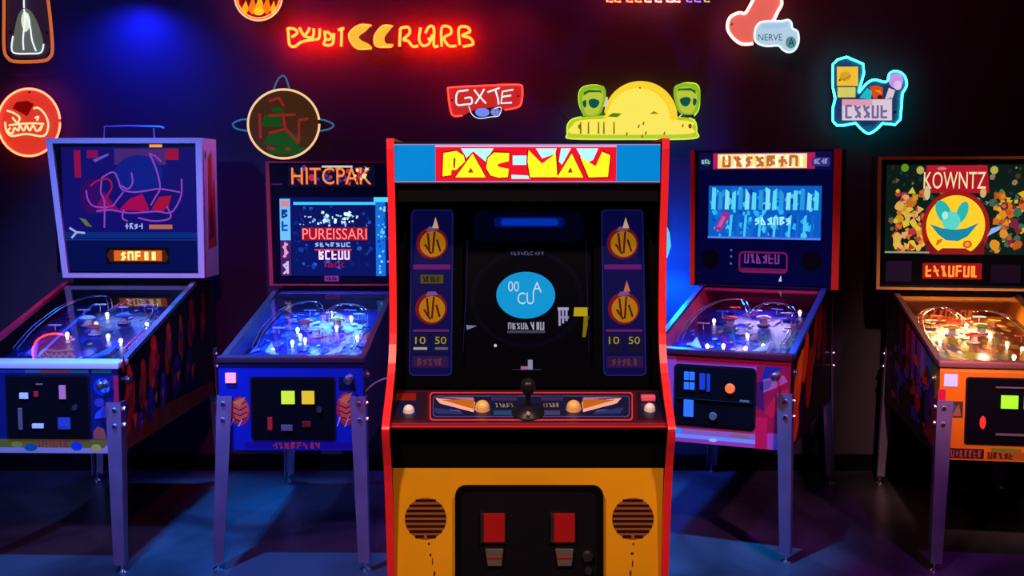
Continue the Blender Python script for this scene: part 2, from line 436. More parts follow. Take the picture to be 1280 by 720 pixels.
    MB().box(-iw, iw, ym - Y0 - 0.004, ym - Y0 + 0.012, z0 - 0.004, z0).build('marquee_retainer', M['satin'], t)
    # bezel plane, leaning back: bottom (2.735, zb) to top (2.86, ztb)
    yb, yt = 2.735, 2.86
    zb, ztp = Z(484, yb), Z(240, yt)
    def onp(px, py):
        n = Vector((0, -(ztp - zb), (yt - yb))); p0 = Vector((0, yb, zb)); r = ray(px, py)
        k = (p0 - Vector((0, 0, H))).dot(n) / r.dot(n); return Vector((0, 0, H)) + r * k
    loc = lambda v: Vector((v.x - CX, v.y - Y0, v.z))
    def plate(x0, y0, x1, y1, d0, d1, name, m, rad=0):
        """slab lying in the bezel plane, between depths d0 and d1 behind it"""
        nrm = Vector((0, -(ztp - zb), (yt - yb))).normalized()
        mb = MB(); pts = rr(x0, y0, x1, y1, rad) if rad else [(x0, y0), (x1, y0), (x1, y1), (x0, y1)]
        b = mb.bm; v0 = [b.verts.new(loc(onp(*p)) - nrm * d0) for p in pts]; v1 = [b.verts.new(loc(onp(*p)) - nrm * d1) for p in pts]
        b.faces.new(v0); b.faces.new(v1[::-1])
        for i in range(len(pts)): b.faces.new((v0[i], v0[(i + 1) % len(pts)], v1[(i + 1) % len(pts)], v1[i]))
        bmesh.ops.recalc_face_normals(b, faces=b.faces)
        return mb.build(name, m, t)
    # bezel: a frame of four slabs round the screen opening
    nrm = Vector((0, -(ztp - zb), (yt - yb))).normalized()
    bz = MB()
    def slab(x0, y0, x1, y1, d0=0.0, d1=0.008):
        c = [loc(onp(*p)) for p in ((x0, y1), (x1, y1), (x1, y0), (x0, y0))]
        bz.hexa([v - nrm * d0 for v in c] + [v - nrm * d1 for v in c])
    slab(496, 238, 578, 484); slab(742, 238, 822, 484); slab(578, 238, 742, 262); slab(578, 462, 742, 484)
    bezel = bz.build('monitor_bezel', M['black'], t)
    def artp(x0, y0, x1, y1, e, lift):
        a, b_, c = loc(onp(x0, y1)), loc(onp(x1, y1)), loc(onp(x0, y0))
        b2 = Vector((b_.x, a.y, a.z)); return Art(a, b2 - a, Vector((a.x, c.y, c.z)) - a, (x0, y0, x1, y1), e, lift)
    for k, (xa, xb) in enumerate(((511, 565), (754, 808))):
        B = artp(xa, 262, xb, 470, 0.16, 0.002)
        f = lambda u: xa + u * (xb - xa)
        B.rrect(xa, 262, xb, 470, 6, (60, 70, 190), 0.25)
        B.rrect(xa + 1.6, 263.6, xb - 1.6, 468.4, 5, (28, 28, 120), 0.35)
        B.rect(f(.06), 332, f(.94), 338, (150, 40, 160), 0.5)
        for cy in (305, 387):
            B.ell(f(.5), cy, 20, 20, (165, 25, 40), 0.7); B.ell(f(.52), cy + 1, 16.5, 16.5, (225, 150, 20), 0.75)
            for (ax, ay, bx, by) in ((.40, -12, .44, 8), (.56, -14, .52, 12), (.62, -4, .70, 10), (.34, 2, .48, 13)):
                B.line([(f(ax), cy + ay), (f(bx), cy + by)], 2.6, (120, 35, 15), 0.6)
            B.poly([(f(.36), cy - 15), (f(.66), cy - 17), (f(.60), cy - 21), (f(.42), cy - 21)], (170, 110, 190), 0.6)
        B.poly([(f(.50), 286), (f(.66), 286), (f(.58), 272)], (235, 190, 150), 0.8)
        if k == 0: B.rect(f(.24), 345, f(.78), 356, (90, 85, 30), 0.6); B.marks(5, f(.3), 347, f(.7), 354, (30, 30, 40), 0.3)
        else: B.poly([(f(.50), 366), (f(.66), 366), (f(.58), 352)], (215, 120, 80), 0.7)
        B.rect(f(.08), 413, f(.92), 416, (130, 40, 150), 0.45)
        B.rect(f(.08), 418, f(.45), 442, (24, 24, 60), 0.5); B.rect(f(.55), 418, f(.92), 442, (24, 24, 60), 0.5)
        B.text('10', f(.14), 422, f(.38), 431, (190, 175, 100), 0.6); B.text('50', f(.60), 422, f(.86), 431, (190, 175, 100), 0.6)
        if k == 0: B.rect(f(.1), 435, f(.42), 438, (190, 180, 210), 0.7); B.rect(f(.6), 435, f(.9), 438, (120, 110, 160), 0.6)
        B.rect(f(.08), 446, f(.92), 460, (60, 30, 90), 0.5); B.marks(5, f(.2), 449, f(.8), 457, (120, 60, 90), 0.5)
        B.build('instruction_panel', t)
    # crt set into the opening
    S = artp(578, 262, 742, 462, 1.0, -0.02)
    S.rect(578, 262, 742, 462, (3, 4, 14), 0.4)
    S.rrect(590, 262, 732, 300, 8, (6, 8, 40), 0.5)
    S.ell(659, 372, 72, 62, (8, 9, 30), 0.6, n=40)
    S.ell(659, 372, 66, 57, (3, 4, 16), 0.5, n=40)
    S.ell(657.5, 368.5, 37.5, 29.5, (20, 175, 235), 1.1, n=48)
    for (s_, x0, y0, x1, y1) in (('00', 635, 351, 649, 364), ('A', 666, 352, 678, 365), ('CU', 647, 365, 668, 380)):
        S.text(s_, x0, y0, x1, y1, (215, 250, 250), 1.1)
    S.marks(10, 638, 313.5, 681, 318, (90, 95, 125), 0.8)
    S.marks(5, 635, 403, 662, 411, (190, 185, 200), 0.9); S.marks(3, 663, 402, 682, 412, (200, 200, 210), 0.9)
    S.rect(634, 412.5, 682, 416, (90, 90, 100), 0.7)
    for i in range(3): S.rect(699 + i * 4.4, 385 + i, 701.6 + i * 4.4, 407 - 3 * i, (190, 190, 225), 0.9)  # pale bars are a reflection in the glass, painted on the screen
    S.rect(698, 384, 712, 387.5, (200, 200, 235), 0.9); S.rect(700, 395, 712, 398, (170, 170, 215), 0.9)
    S.poly([(718, 395), (736, 395), (737, 384), (719, 384)], (225, 195, 30), 0.9); S.poly([(729, 421), (733, 421), (738, 395), (731, 395)], (160, 135, 20), 0.8)  # yellow shape is another reflection painted on the screen
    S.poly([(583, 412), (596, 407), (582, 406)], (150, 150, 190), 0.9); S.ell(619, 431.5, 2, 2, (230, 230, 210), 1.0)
    S.rect(640, 461, 677, 464, (170, 165, 190), 0.9); S.rect(651, 457, 662, 461, (200, 120, 170), 0.9); S.rect(660, 449, 666, 461, (170, 170, 200), 0.9)  # reflection of the joystick top, painted as bars at the screen's foot
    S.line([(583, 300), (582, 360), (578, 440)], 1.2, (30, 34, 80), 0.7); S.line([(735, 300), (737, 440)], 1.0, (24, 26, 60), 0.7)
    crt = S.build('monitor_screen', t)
    lb_ = artp(617, 270, 706, 283, 1.0, -0.010)  # blue reflection on the screen glass, painted as a glowing bar
    lb_.rrect(617, 270, 706, 283, 6, (0, 22, 110), 1.0); lb_.rrect(626, 272, 698, 281, 4, (0, 62, 205), 1.0)
    lb_.build('painted_blue_reflection', t)
    plate(500, 240, 820, 483, -0.006, -0.003, 'bezel_glass', M['smoked'])
    MB().box(-iw, iw, 0.42, 0.45, 0.0, zt - 0.03).build('rear_panel', M['black'], t)
    MB().hexa([(-iw, ym - Y0 + .012, z0 - .06), (iw, ym - Y0 + .012, z0 - .06), (iw, yt - Y0 - .004, ztp - .01), (-iw, yt - Y0 - .004, ztp - .01),
               (-iw, ym - Y0 + .012, z0 - .045), (iw, ym - Y0 + .012, z0 - .045), (iw, yt - Y0 + .02, ztp + .01), (-iw, yt - Y0 + .02, ztp + .01)]).build('monitor_shroud', M['black'], t)
    # control panel
    yr, yf = 2.72, 2.556
    zr_, zf_ = Z(488, yr), Z(529, yf)
    MB().hexa([(-iw, yf - Y0, zf_ - 0.012), (iw, yf - Y0, zf_ - 0.012), (iw, yr - Y0, zr_ - 0.03), (-iw, yr - Y0, zr_ - 0.03),
               (-iw, yf - Y0, zf_), (iw, yf - Y0, zf_), (iw, yr - Y0, zr_), (-iw, yr - Y0, zr_)]).build('control_panel', M['black'], t)
    def cpx(px, py):   # point on the control panel plane
        n = Vector((0, -(zr_ - zf_), (yr - yf))); r = ray(px, py)
        k = (Vector((0, yf, zf_)) - Vector((0, 0, H))).dot(n) / r.dot(n); return Vector((0, 0, H)) + r * k
    O = Vector((-iw, yf - Y0, zf_)); V = Vector((0, yr - yf, zr_ - zf_))
    C = Art(O, (2 * iw, 0, 0), V, (0, 0, 1, 1), 0.0, 0.0008)
    def c2(px, py):
        p = cpx(px, py); return ((p.x - CX + iw) / (2 * iw), 1 - (p.y - yf) / (yr - yf))
    cc = lambda pts: [c2(*p) for p in pts][::1]
    C.poly([(0, 1), (1, 1), (1, 0), (0, 0)], (70, 12, 30))
    def bar(x0, y0, x1, y1, c): C.poly(cc([(x0, y1), (x1, y1), (x1, y0), (x0, y0)]), c)
    def bloop(x0, y0, x1, y1, c, r=4): C.poly(cc(rr(x0, y0, x1, y1, r)[::-1])[::-1], c)
    bloop(537, 490.5, 791, 526, (225, 60, 70)); bloop(538.5, 492, 789.5, 524.5, (30, 20, 60)); bloop(541, 495, 787, 521.5, (90, 80, 140)); bloop(542, 496, 786, 520.5, (18, 22, 70))
    bar(489, 491, 533, 525, (38, 14, 30)); bar(493, 492, 520, 501, (130, 30, 22)); bar(496, 501, 524, 522, (16, 24, 70))
    bar(796, 491, 838, 525, (38, 14, 30)); bar(799, 492, 828, 522, (20, 20, 55)); 
    for mx in (1, -1):
        g = lambda x: x if mx == 1 else 1321 - x
        def pg(pts, c): 
            p = cc([(g(x), y) for x, y in pts]); C.poly(p if mx == 1 else p[::-1], c)
        pg([(544, 498), (550, 505), (592, 516), (594, 503)], (240, 205, 195)); pg([(552, 500.5), (592, 512), (593, 499.5)], (190, 120, 30)); pg([(546, 497), (592, 501), (592, 497.5)], (170, 140, 175))
        pg([(541, 510), (546, 518), (580, 519), (575, 515)], (30, 60, 140)); pg([(560, 512), (566, 514), (578, 516), (574, 513.5)], (90, 90, 180))
    bar(614, 495, 646, 502, (48, 48, 105)); bar(617, 514, 652, 520, (30, 80, 140)); bar(676, 495, 704, 502, (48, 48, 105)); bar(672, 514, 700, 520, (60, 70, 130))
    C.build('control_panel_overlay', t)
    ov = C2 = Art(O, (2 * iw, 0, 0), V, (0, 0, 1, 1), 0, 0.003)
    a, b_ = c2(619, 511), c2(643, 505); C2.marks(5, a[0], b_[1], b_[0], a[1], (150, 150, 120))
    a, b_ = c2(677, 511), c2(700, 505); C2.marks(5, a[0], b_[1], b_[0], a[1], (150, 150, 120)); C2.build('button_lettering', t)
    up = Vector((0, -(zr_ - zf_), (yr - yf))).normalized()
    for px, py, m, r in ((603, 512, 'amber_button', .0175), (717, 512, 'amber_button', .0175), (511, 515, 'white', .013), (812, 513, 'white', .013)):
        o = loc(cpx(px, py))
        MB().lathe([(r * 1.05, 0), (r * 1.05, .003)] + [(r * math.cos(R(a_)), .003 + r * .12 + r * 1.05 * math.sin(R(a_))) for a_ in range(0, 90, 12)] + [(.0005, .003 + r * 1.17)], o, up).build('push_button', M[m], t, True)
    o = loc(cpx(810, 501)); MB().box(o.x - .017, o.x + .017, o.y - .01, o.y + .012, o.z, o.z + .014, .003).build('coin_button', M['pink_button'], t)
    o = loc(cpx(660, 517))
    js = MB().lathe([(.038, -.004), (.038, .004), (.030, .010), (.024, .016), (.012, .020), (.007, .022), (.006, .050), (.010, .052), (.016, .060), (.0185, .070), (.016, .080), (.010, .086), (.0005, .088)], o, up).build('joystick', M['dark'], t, True)
    MB().cyl(o + Vector((0, -.033, .006)), o + Vector((0, -.036, .008)), .005, n=12).build('joystick_screw', M['bolt'], js)
    # lip below the control panel
    zl = Z(537, 2.548)
    MB().box(-iw, iw, yf - Y0 - .006, yf - Y0 + .012, zl, zf_ + .001, .002).build('panel_lip', mat('dark_red_laminate', (0.16, 0.012, 0.03), 0.4), t)
    MB().box(-iw, iw, yf - Y0 - .0085, yf - Y0 - .0055, (zl + zf_) / 2 - .0015, (zl + zf_) / 2 + .002).build('lip_piping', M['red_trim'], t)
    # black front, yellow kick front
    y1_, y2_ = 2.572, 2.60
    zk = Z(584, y2_); zbt = 0.02
    MB().hexa([(-iw, y2_ - Y0, zk), (iw, y2_ - Y0, zk), (iw, y2_ - Y0 + .02, zk), (-iw, y2_ - Y0 + .02, zk),
               (-iw, y1_ - Y0, zl), (iw, y1_ - Y0, zl), (iw, y1_ - Y0 + .02, zl), (-iw, y1_ - Y0 + .02, zl)]).build('front_panel', M['black'], t)
    yk = 2.602; ykb = 2.68
    MB().hexa([(-iw, ykb - Y0, zbt), (iw, ykb - Y0, zbt), (iw, ykb - Y0 + .02, zbt), (-iw, ykb - Y0 + .02, zbt),
               (-iw, yk - Y0, zk - .001), (iw, yk - Y0, zk - .001), (iw, yk - Y0 + .02, zk - .001), (-iw, yk - Y0 + .02, zk - .001)]).build('kick_panel', M['yellow'], t)
    nk = Vector((0, -(zk - zbt), -(ykb - yk))).normalized()
    def kp(px, py, d=0.0):
        r = ray(px, py); k = (Vector((0, yk, zk)) - Vector((0, 0, H))).dot(nk) / r.dot(nk); return loc(Vector((0, 0, H)) + r * k) + nk * d
    def kslab(pts, d0, d1, name, m, parent):
        mb = MB(); b = mb.bm
        v0 = [b.verts.new(kp(*p, d0)) for p in pts]; v1 = [b.verts.new(kp(*p, d1)) for p in pts]
        b.faces.new(v0); b.faces.new(v1[::-1])
        for i in range(len(pts)): b.faces.new((v0[i], v0[(i + 1) % len(pts)], v1[(i + 1) % len(pts)], v1[i]))
        bmesh.ops.recalc_face_normals(b, faces=b.faces)
        return mb.build(name, m, parent)
    door = kslab(rr(569, 606, 754, 880, 13), 0, .010, 'coin_door', M['black'], t)
    kslab(rr(577, 614, 746, 872, 9), .010, .013, 'door_plate', M['satin'], door)
    for x in (602, 689):
        kslab([(x, 639), (x + 29, 639), (x + 29, 674), (x, 674)], .013, .019, 'coin_reject_button', M['slot_red'], door)
        kslab([(x - 1, 639), (x + 2.5, 639), (x + 2.5, 674), (x - 1, 674)], .013, .022, 'button_bezel', M['chrome'], door)
        kslab([(x + 5, 683), (x + 27, 683), (x + 25, 703), (x + 8, 703)], .013, .020, 'coin_return', M['grey_metal'], door)
        kslab([(x + 7, 692), (x + 25, 692), (x + 25, 694), (x + 7, 694)], .020, .021, 'coin_return_flap', M['slot_red'], door)
    MB().cyl(kp(734, 692, .013), kp(734, 692, .024), .0125, .011).build('door_lock', M['chrome'], door, True)
    MB().cyl(kp(735, 710, .013), kp(735, 710, .022), .008).build('door_lock', M['chrome'], door, True)
    for k, x in enumerate((532, 791)):
        # a speaker grille: a shallow disc with slots cut as dark slats
        g = Art(kp(x - 27, 675, .0), kp(x + 27, 675) - kp(x - 27, 675), kp(x - 27, 621) - kp(x - 27, 675), (-27, -27, 27, 27), 0, .001)
        g.ell(0, 0, 26, 26, (150, 95, 55), n=36)
        for i in range(8):
            yy = -22.5 + i * 6.4; hw_ = math.sqrt(max(4, 26 ** 2 - yy ** 2)) - .5
            if i == 7: g.rect(-hw_, yy - 1.6, -2, yy + 1.8, (50, 18, 8)); g.rect(2, yy - 1.6, hw_, yy + 1.8, (50, 18, 8))
            else: g.rect(-hw_, yy - 1.6, hw_, yy + 1.8, (50, 18, 8))
        g.build('speaker_grille', t)
    g = Art(kp(491, 720), kp(829, 720) - kp(491, 720), kp(491, 585) - kp(491, 720), (491, 585, 829, 720), 0, .0008)
    for x, y, a_, b2 in ((536, 679, 1.4, 1.6), (538, 693, 1.3, 2), (540.5, 701, .6, 5), (543, 717, 1.2, 4), (790, 679, 1.2, 1.4), (789, 691, 1.8, 1.8), (790, 704, .7, 5), (788, 716, 1.1, 4)):
        g.ell(x, y, a_, b2, (95, 42, 15), n=8)
    g.build('drip_stains', t)
build_cabinet()

# ================================================================== PINBALL MACHINES
PINS = []
PIN = [dict(x=-1.906, y=4.540, a=-.030, w=.648, L=1.335, yb=1.043, zf=.839, zr=1.074, zb=.479, bz0=1.105, bz1=1.788, db=.238, bt=(-.398, .368), bb=(-.338, .366)),
       dict(x=-.895, y=4.563, a=-.013, w=.587, L=1.297, yb=1.080, zf=.858, zr=1.034, zb=.485, bz0=1.062, bz1=1.677, db=.220, bt=(-.335, .333), bb=(-.325, .325)),
       dict(x=.867, y=4.775, a=-.403, w=.618, L=1.266, yb=.969, zf=.850, zr=1.040, zb=.458, bz0=1.050, bz1=1.734, db=.200, bt=(-.372, .368), bb=(-.366, .370)),
       dict(x=2.013, y=4.501, a=-.157, w=.580, L=1.294, yb=1.067, zf=.844, zr=1.013, zb=.452, bz0=1.045, bz1=1.698, db=.220, bt=(-.390, .36), bb=(-.382, .36))]

def pinball(i, label, mats, front_box, bb_box, front_art, side_art, bb_art, play_art, gi, rails):
    p = PIN[i]; h = p['w'] / 2; L, yb, zf, zr, zb = p['L'], p['yb'], p['zf'], p['zr'], p['zb']
    t = thing('pinball_machine', label, 'pinball machine', (p['x'], p['y'], 0), p['a'])
    th = .018
    # wooden body with an open top over the playfield
    prof = [(0, zb), (0, zf - .012), (yb, zr), (L, zr), (L, zb)]
    mb = MB()
    mb.prism(prof, 'x', -h, -h + th); mb.prism(prof, 'x', h - th, h)
    mb.box(-h + th, h - th, 0, th, zb, zf - .014)
    mb.box(-h + th, h - th, L - th, L, zb, zr)
    mb.box(-h + th, h - th, th, L - th, zb, zb + .012)
    mb.box(-h + th, h - th, yb, L - th, zr - .014, zr)
    mb.build('body', mats['body'], t)
    sl = (zr - zf) / yb
    # lockdown bar and rails
    MB().box(-h - .006, h + .006, -.012, mats.get('bar_d', .055), zf - .014, zf + .012, .005).build('lockdown_bar', mats.get('bar', M['chrome']), t, True)
    for sx, rm in zip((-1, 1), rails):
        x = sx * (h - .008)
        MB().hexa([(x - .012, .055, zf - .012), (x + .012, .055, zf - .012), (x + .012, yb, zr - .002), (x - .012, yb, zr - .002),
                   (x - .012, .055, zf + .008), (x + .012, .055, zf + .008), (x + .012, yb, zr + .016), (x - .012, yb, zr + .016)]).build('side_rail', rm, t)
    MB().hexa([(-h + .02, .05, zf + .001), (h - .02, .05, zf + .001), (h - .02, yb - .002, zr + .005), (-h + .02, yb - .002, zr + .005),
               (-h + .02, .05, zf + .005), (h - .02, .05, zf + .005), (h - .02, yb - .002, zr + .009), (-h + .02, yb - .002, zr + .009)]).build('playfield_glass', M['clear'], t)
    # playfield
    y0, y1 = .06, yb - .01; z0, z1 = zf - .085, zr - .105
    hx = h - th - .002
    pf = MB().hexa([(-hx, y0, z0 - .01), (hx, y0, z0 - .01), (hx, y1, z1 - .01), (-hx, y1, z1 - .01),
               (-hx, y0, z0), (hx, y0, z0), (hx, y1, z1), (-hx, y1, z1)]).build('playfield', mats['play'], t)
    A = Art((-hx, y0, z0), (2 * hx, 0, 0), (0, y1 - y0, z1 - z0), (0, 0, 100, 100), 0.0, .001)
    play_art(A); A.build('playfield_artwork', pf)
    MB().hexa([(-hx, y0 - .02, z0 - .005), (hx, y0 - .02, z0 - .005), (hx, y0 + .05, z0), (-hx, y0 + .05, z0),
               (-hx, y0 - .02, z0 + .04), (hx, y0 - .02, z0 + .04), (hx, y0 + .05, z0 + .045), (-hx, y0 + .05, z0 + .045)]).build('apron', mats.get('apron', M['dark']), pf)
    P = lambda u, v, d=0.0: Vector((-hx + 2 * hx * u, y0 + (y1 - y0) * v, z0 + (z1 - z0) * v + d))
    rnd = random.Random(40 + i)
    bc = gi['caps']
    for k, (u, v) in enumerate(((.34, .70), (.60, .74), (.47, .58))):
        b = MB().lathe([(.030, 0), (.030, .006), (.018, .010), (.018, .030), (.012, .032)], P(u, v)).build('bumper', M['rubber'], pf, True)
        MB().lathe([(.012, .031), (.036, .034), (.036, .040), (.020, .047), (.0005, .049)], P(u, v)).build('bumper_cap', bc[k % len(bc)], pf, True)
    for sx in (-1, 1):
        a, b = P(.47 + sx * .16, .20, .012), P(.47 + sx * .045, .14, .012)
        MB().hexa([a + Vector((0, -.012, 0)), b + Vector((0, -.006, 0)), b + Vector((0, .006, 0)), a + Vector((0, .012, 0)),
                   a + Vector((0, -.012, .016)), b + Vector((0, -.006, .016)), b + Vector((0, .006, .016)), a + Vector((0, .012, .016))]).build('flipper', mats.get('flip', M['white']), pf)
        q = [P(.47 + sx * .30, .40), P(.47 + sx * .30, .27), P(.47 + sx * .19, .22)]
        mb = MB(); up = Vector((0, 0, .022)); u2 = Vector((0, 0, .027))
        vs = [mb.bm.verts.new(v + up) for v in q] + [mb.bm.verts.new(v + u2) for v in q]
        mb.bm.faces.new(vs[:3]); mb.bm.faces.new(vs[3:])
        for e_ in range(3): mb.bm.faces.new((vs[e_], vs[(e_ + 1) % 3], vs[3 + (e_ + 1) % 3], vs[3 + e_]))
        bmesh.ops.recalc_face_normals(mb.bm, faces=mb.bm.faces)
        mb.build('slingshot', gi['sling'], pf)
    # wire and plastic ramps
    for sx, vv in ((-1, .9), (1, .84)):
        pts = spline([tuple(P(.47 + sx * .40, .30, .035)), tuple(P(.47 + sx * .42, .55, .055)), tuple(P(.47 + sx * .34, .80, .075)), tuple(P(.47 + sx * .12, vv, .08)), tuple(P(.47, vv - .12, .05))], 6)
        mb = MB()
        for dx in (-.010, .010): mb.tube([Vector(q) + Vector((dx, 0, 0)) for q in pts], .0024, n=6)
        for q in pts[::3]: mb.box(q[0] - .011, q[0] + .011, q[1] - .0015, q[1] + .0015, q[2] - .006, q[2] - .003)
        mb.build('wire_ramp', M['bolt'], pf, True)
    for k in range(7):
        u, v = (.14, .86, .22, .76, .30, .66, .5)[k], (.62, .60, .84, .86, .92, .92, .88)[k]
        c = P(u, v)
        MB().box(c.x - .028, c.x + .028, c.y - .012, c.y + .012, c.z + .028, c.z + .033, .001).build('plastic_shield', gi['shield'][k % len(gi['shield'])], pf)
        MB().lathe([(.004, 0), (.004, .028)], c, n=8).build('post', M['bolt'], pf)
    for k, (u, v) in enumerate(gi['bulbs']):
        b = MB().lathe([(.005, 0), (.005, .010), (.009, .018), (.008, .028), (.0005, .033)], P(u, v), n=10).build('bulb', gi['bulb'], pf, True)
    lamp('playfield_lamp', 'AREA', P(.5, .93, .082), gi['color'], gi['power'], None, .30, .02, parent=t).rotation_euler = (R(-35), 0, 0)
    lamp('playfield_lamp', 'POINT', P(.5, .45, .06), gi['color'], gi['power'] * .35, size=.02, parent=t)
    # front artwork and coin door
    fx0, fy0, fx1, fy1 = front_box
    fz0, fz1 = zb, zf - .014
    A = Art((-h, -.0005, fz0), (2 * h, 0, 0), (0, 0, fz1 - fz0), front_box, 0, .0008)
    door = front_art(A, t, lambda px, py: (-h + 2 * h * (px - fx0) / (fx1 - fx0), fz0 + (fz1 - fz0) * (fy1 - py) / (fy1 - fy0)))
    A.build('front_artwork', t)
    # side artwork on both sides (drawn 0..100 front to back, 0..100 top to bottom)
    for sx in (-1, 1):
        if sx == 1: A = Art((h, 0, zb), (0, L, 0), (0, 0, zr - zb), (0, 0, 100, 100), 0, .0008)
        else: A = Art((-h, L, zb), (0, -L, 0), (0, 0, zr - zb), (100, 0, 0, 100), 0, .0008)
        if side_art:
            side_art(A, 100 * (zr - zf + .014) / (zr - zb), 100 * yb / L); A.build('side_artwork', t)
        MB().lathe([(.016, 0), (.016, .004), (.011, .006), (.011, .012), (.0005, .013)], (sx * h, .09, zf - .075), (sx, 0, 0), 16).build('flipper_button', mats.get('fbtn', M['chrome']), t, True)
    # plunger knob at the right of the front
    MB().lathe([(.016, 0), (.016, .004), (.006, .006), (.006, .040), (.016, .046), (.018, .056), (.012, .064), (.0005, .066)], (h - .055, 0, zf - .075), (0, -1, 0), 16).build('plunger', M['chrome'], t, True)
    # legs
    for fx in (-1, 1):
        for back in (0, 1):
            s_y = 1 if back else -1
            T = Vector((fx * (h + .004), (L + .004) if back else -.004, zf - .15 if not back else zf - .12))
            B = Vector((fx * (h + .02), (L + .045) if back else -.06, .035))
            a0, a1 = .058, .040; k = .004
            mb = MB()
            def flange(dirv, nv):
                d0, d1 = Vector(dirv) * a0, Vector(dirv) * a1; n_ = Vector(nv) * k
                mb.hexa([B, B + d1, B + d1 + n_, B + n_, T, T + d0, T + d0 + n_, T + n_])
            flange((-fx, 0, 0), (0, s_y, 0)); flange((0, -s_y, 0), (fx, 0, 0))
            mb.hexa([B + Vector((0, 0, 0)), B + Vector((fx * k, 0, 0)), B + Vector((fx * k, s_y * k, 0)), B + Vector((0, s_y * k, 0)),
                     T, T + Vector((fx * k, 0, 0)), T + Vector((fx * k, s_y * k, 0)), T + Vector((0, s_y * k, 0))])
            leg = mb.build('leg', M['leg'], t)
            for dz in (-.03, -.095):
                c = T + (B - T) * (-dz / (T.z - B.z)) + Vector((-fx * .022, s_y * k, 0))
                MB().lathe([(.010, 0), (.010, .004), (.007, .010), (.0005, .011)], c, (0, s_y, 0), 8).build('leg_bolt', M['bolt'], leg, True)
                c2 = T + (B - T) * (-dz / (T.z - B.z)) + Vector((fx * k, -s_y * .022, 0))
                MB().lathe([(.010, 0), (.010, .004), (.007, .010), (.0005, .011)], c2, (fx, 0, 0), 8).build('leg_bolt', M['bolt'], leg, True)
            c = B + Vector((-fx * .014, -s_y * .014, 0))
            MB().lathe([(.024, -.035), (.024, -.029), (.010, -.022), (.005, -.018), (.005, .006), (.009, .006), (.009, .012)], c, n=14).build('foot_leveller', M['bolt'], leg, True)
    # backbox
    z0, z1 = p['bz0'], p['bz1']; db = p['db']
    (tx0, tx1), (bx0, bx1) = p['bt'], p['bb']
    MB().box(-h + .03, h - .03, yb + .02, yb + db - .02, zr, z0).build('neck', M['black'], t)
    lip = .022; fw = mats['frame_w']
    mb = MB()
    mb.hexa([(bx0, yb + lip, z0), (bx1, yb + lip, z0), (bx1, yb + db, z0), (bx0, yb + db, z0), (tx0, yb + lip, z1), (tx1, yb + lip, z1), (tx1, yb + db, z1), (tx0, yb + db, z1)])
    bbx = mb.build('backbox', mats['bbody'], t)
    def lerp(z): k_ = (z - z0) / (z1 - z0); return bx0 + (tx0 - bx0) * k_, bx1 + (tx1 - bx1) * k_
    fL, fR, fT, fB = fw
    def strip(name, q, m, y_0=yb, y_1=yb + lip):
        MB().hexa([(q[0][0], y_0, q[0][1]), (q[1][0], y_0, q[1][1]), (q[1][0], y_1, q[1][1]), (q[0][0], y_1, q[0][1]),
                   (q[3][0], y_0, q[3][1]), (q[2][0], y_0, q[2][1]), (q[2][0], y_1, q[2][1]), (q[3][0], y_1, q[3][1])]).build(name, m, bbx)
    strip('frame_side', [(bx0, z0), (bx0 + fL, z0), (tx0 + fL, z1), (tx0, z1)], mats['frame'])
    strip('frame_side', [(bx1 - fR, z0), (bx1, z0), (tx1, z1), (tx1 - fR, z1)], mats['frame_r'] if 'frame_r' in mats else mats['frame'])
    a0, a1 = lerp(z0 + fB)[0] + fL, lerp(z0 + fB)[1] - fR
    strip('frame_bottom', [(bx0 + fL, z0), (bx1 - fR, z0), (a1, z0 + fB), (a0, z0 + fB)], mats['frame_b'] if 'frame_b' in mats else mats['frame'])
    c0, c1 = lerp(z1 - fT)[0] + fL, lerp(z1 - fT)[1] - fR
    strip('frame_top', [(c0, z1 - fT), (c1, z1 - fT), (tx1 - fR, z1), (tx0 + fL, z1)], mats['frame_b'] if 'frame_b' in mats else mats['frame'])
    m0, m1 = (bx0 + tx0) / 2, (bx1 + tx1) / 2
    fx0, fy0, fx1, fy1 = bb_box
    def face(name, x0, y0, x1, y1, e, depth):
        """an artwork panel on the backbox face from photo-like units"""
        X = lambda v: m0 + (m1 - m0) * (v - fx0) / (fx1 - fx0); Zz = lambda v: z0 + (z1 - z0) * (fy1 - v) / (fy1 - fy0)
        return Art((X(x0), yb + depth, Zz(y1)), (X(x1) - X(x0), 0, 0), (0, 0, Zz(y0) - Zz(y1)), (x0, y0, x1, y1), e, 0.001)
    bb_art(face, bbx, t)
    if mats.get('bside'):
        A = Art((max(tx1, bx1) + .001, yb + lip, z0), (0, db - lip, 0), (0, 0, z1 - z0), (0, 0, 100, 100), 0, .001)
        mats['bside'](A); A.build('backbox_side_artwork', bbx)
    PINS.append(t)
    return t

def door_at(t, xz, x0, y0, x1, y1, rad=.012, m='satin'):
    a, b = xz(x0, y1), xz(x1, y0)
    def mk(r, yA, yB, ins, name, mm, par):
        return MB().prism([(u, v) for u, v in rr(a[0] + ins, a[1] + ins, b[0] - ins, b[1] - ins, r)], 'y', yA, yB).build(name, mm, par)
    d = mk(rad, -.006, 0, 0, 'coin_door', M[m], t)
    mk(rad * .7, -.009, -.006, .008, 'door_plate', M['black'], d)
    return d
def chip(door, xz, x0, y0, x1, y1, m, name, y=-.009, dpt=.007):
    a, b = xz(x0, y1), xz(x1, y0)
    return MB().box(a[0], b[0], y - dpt, y, a[1], b[1], min(.0015, (b[0] - a[0]) / 5)).build(name, m, door)
def knob(door, xz, x, y, r, m, name, yy=-.009):
    a = xz(x, y); return MB().cyl((a[0], yy, a[1]), (a[0], yy - .010, a[1]), r, r * .85, 14).build(name, m, door, True)
def lm(name, rgb, k=1): return mat(name, tuple(min(1, v) for v in rgb), 0.35, emit=rgb, strength=k)
M['lit_lime'] = lm('lit_lime_button', (.45, .62, .02), .9)
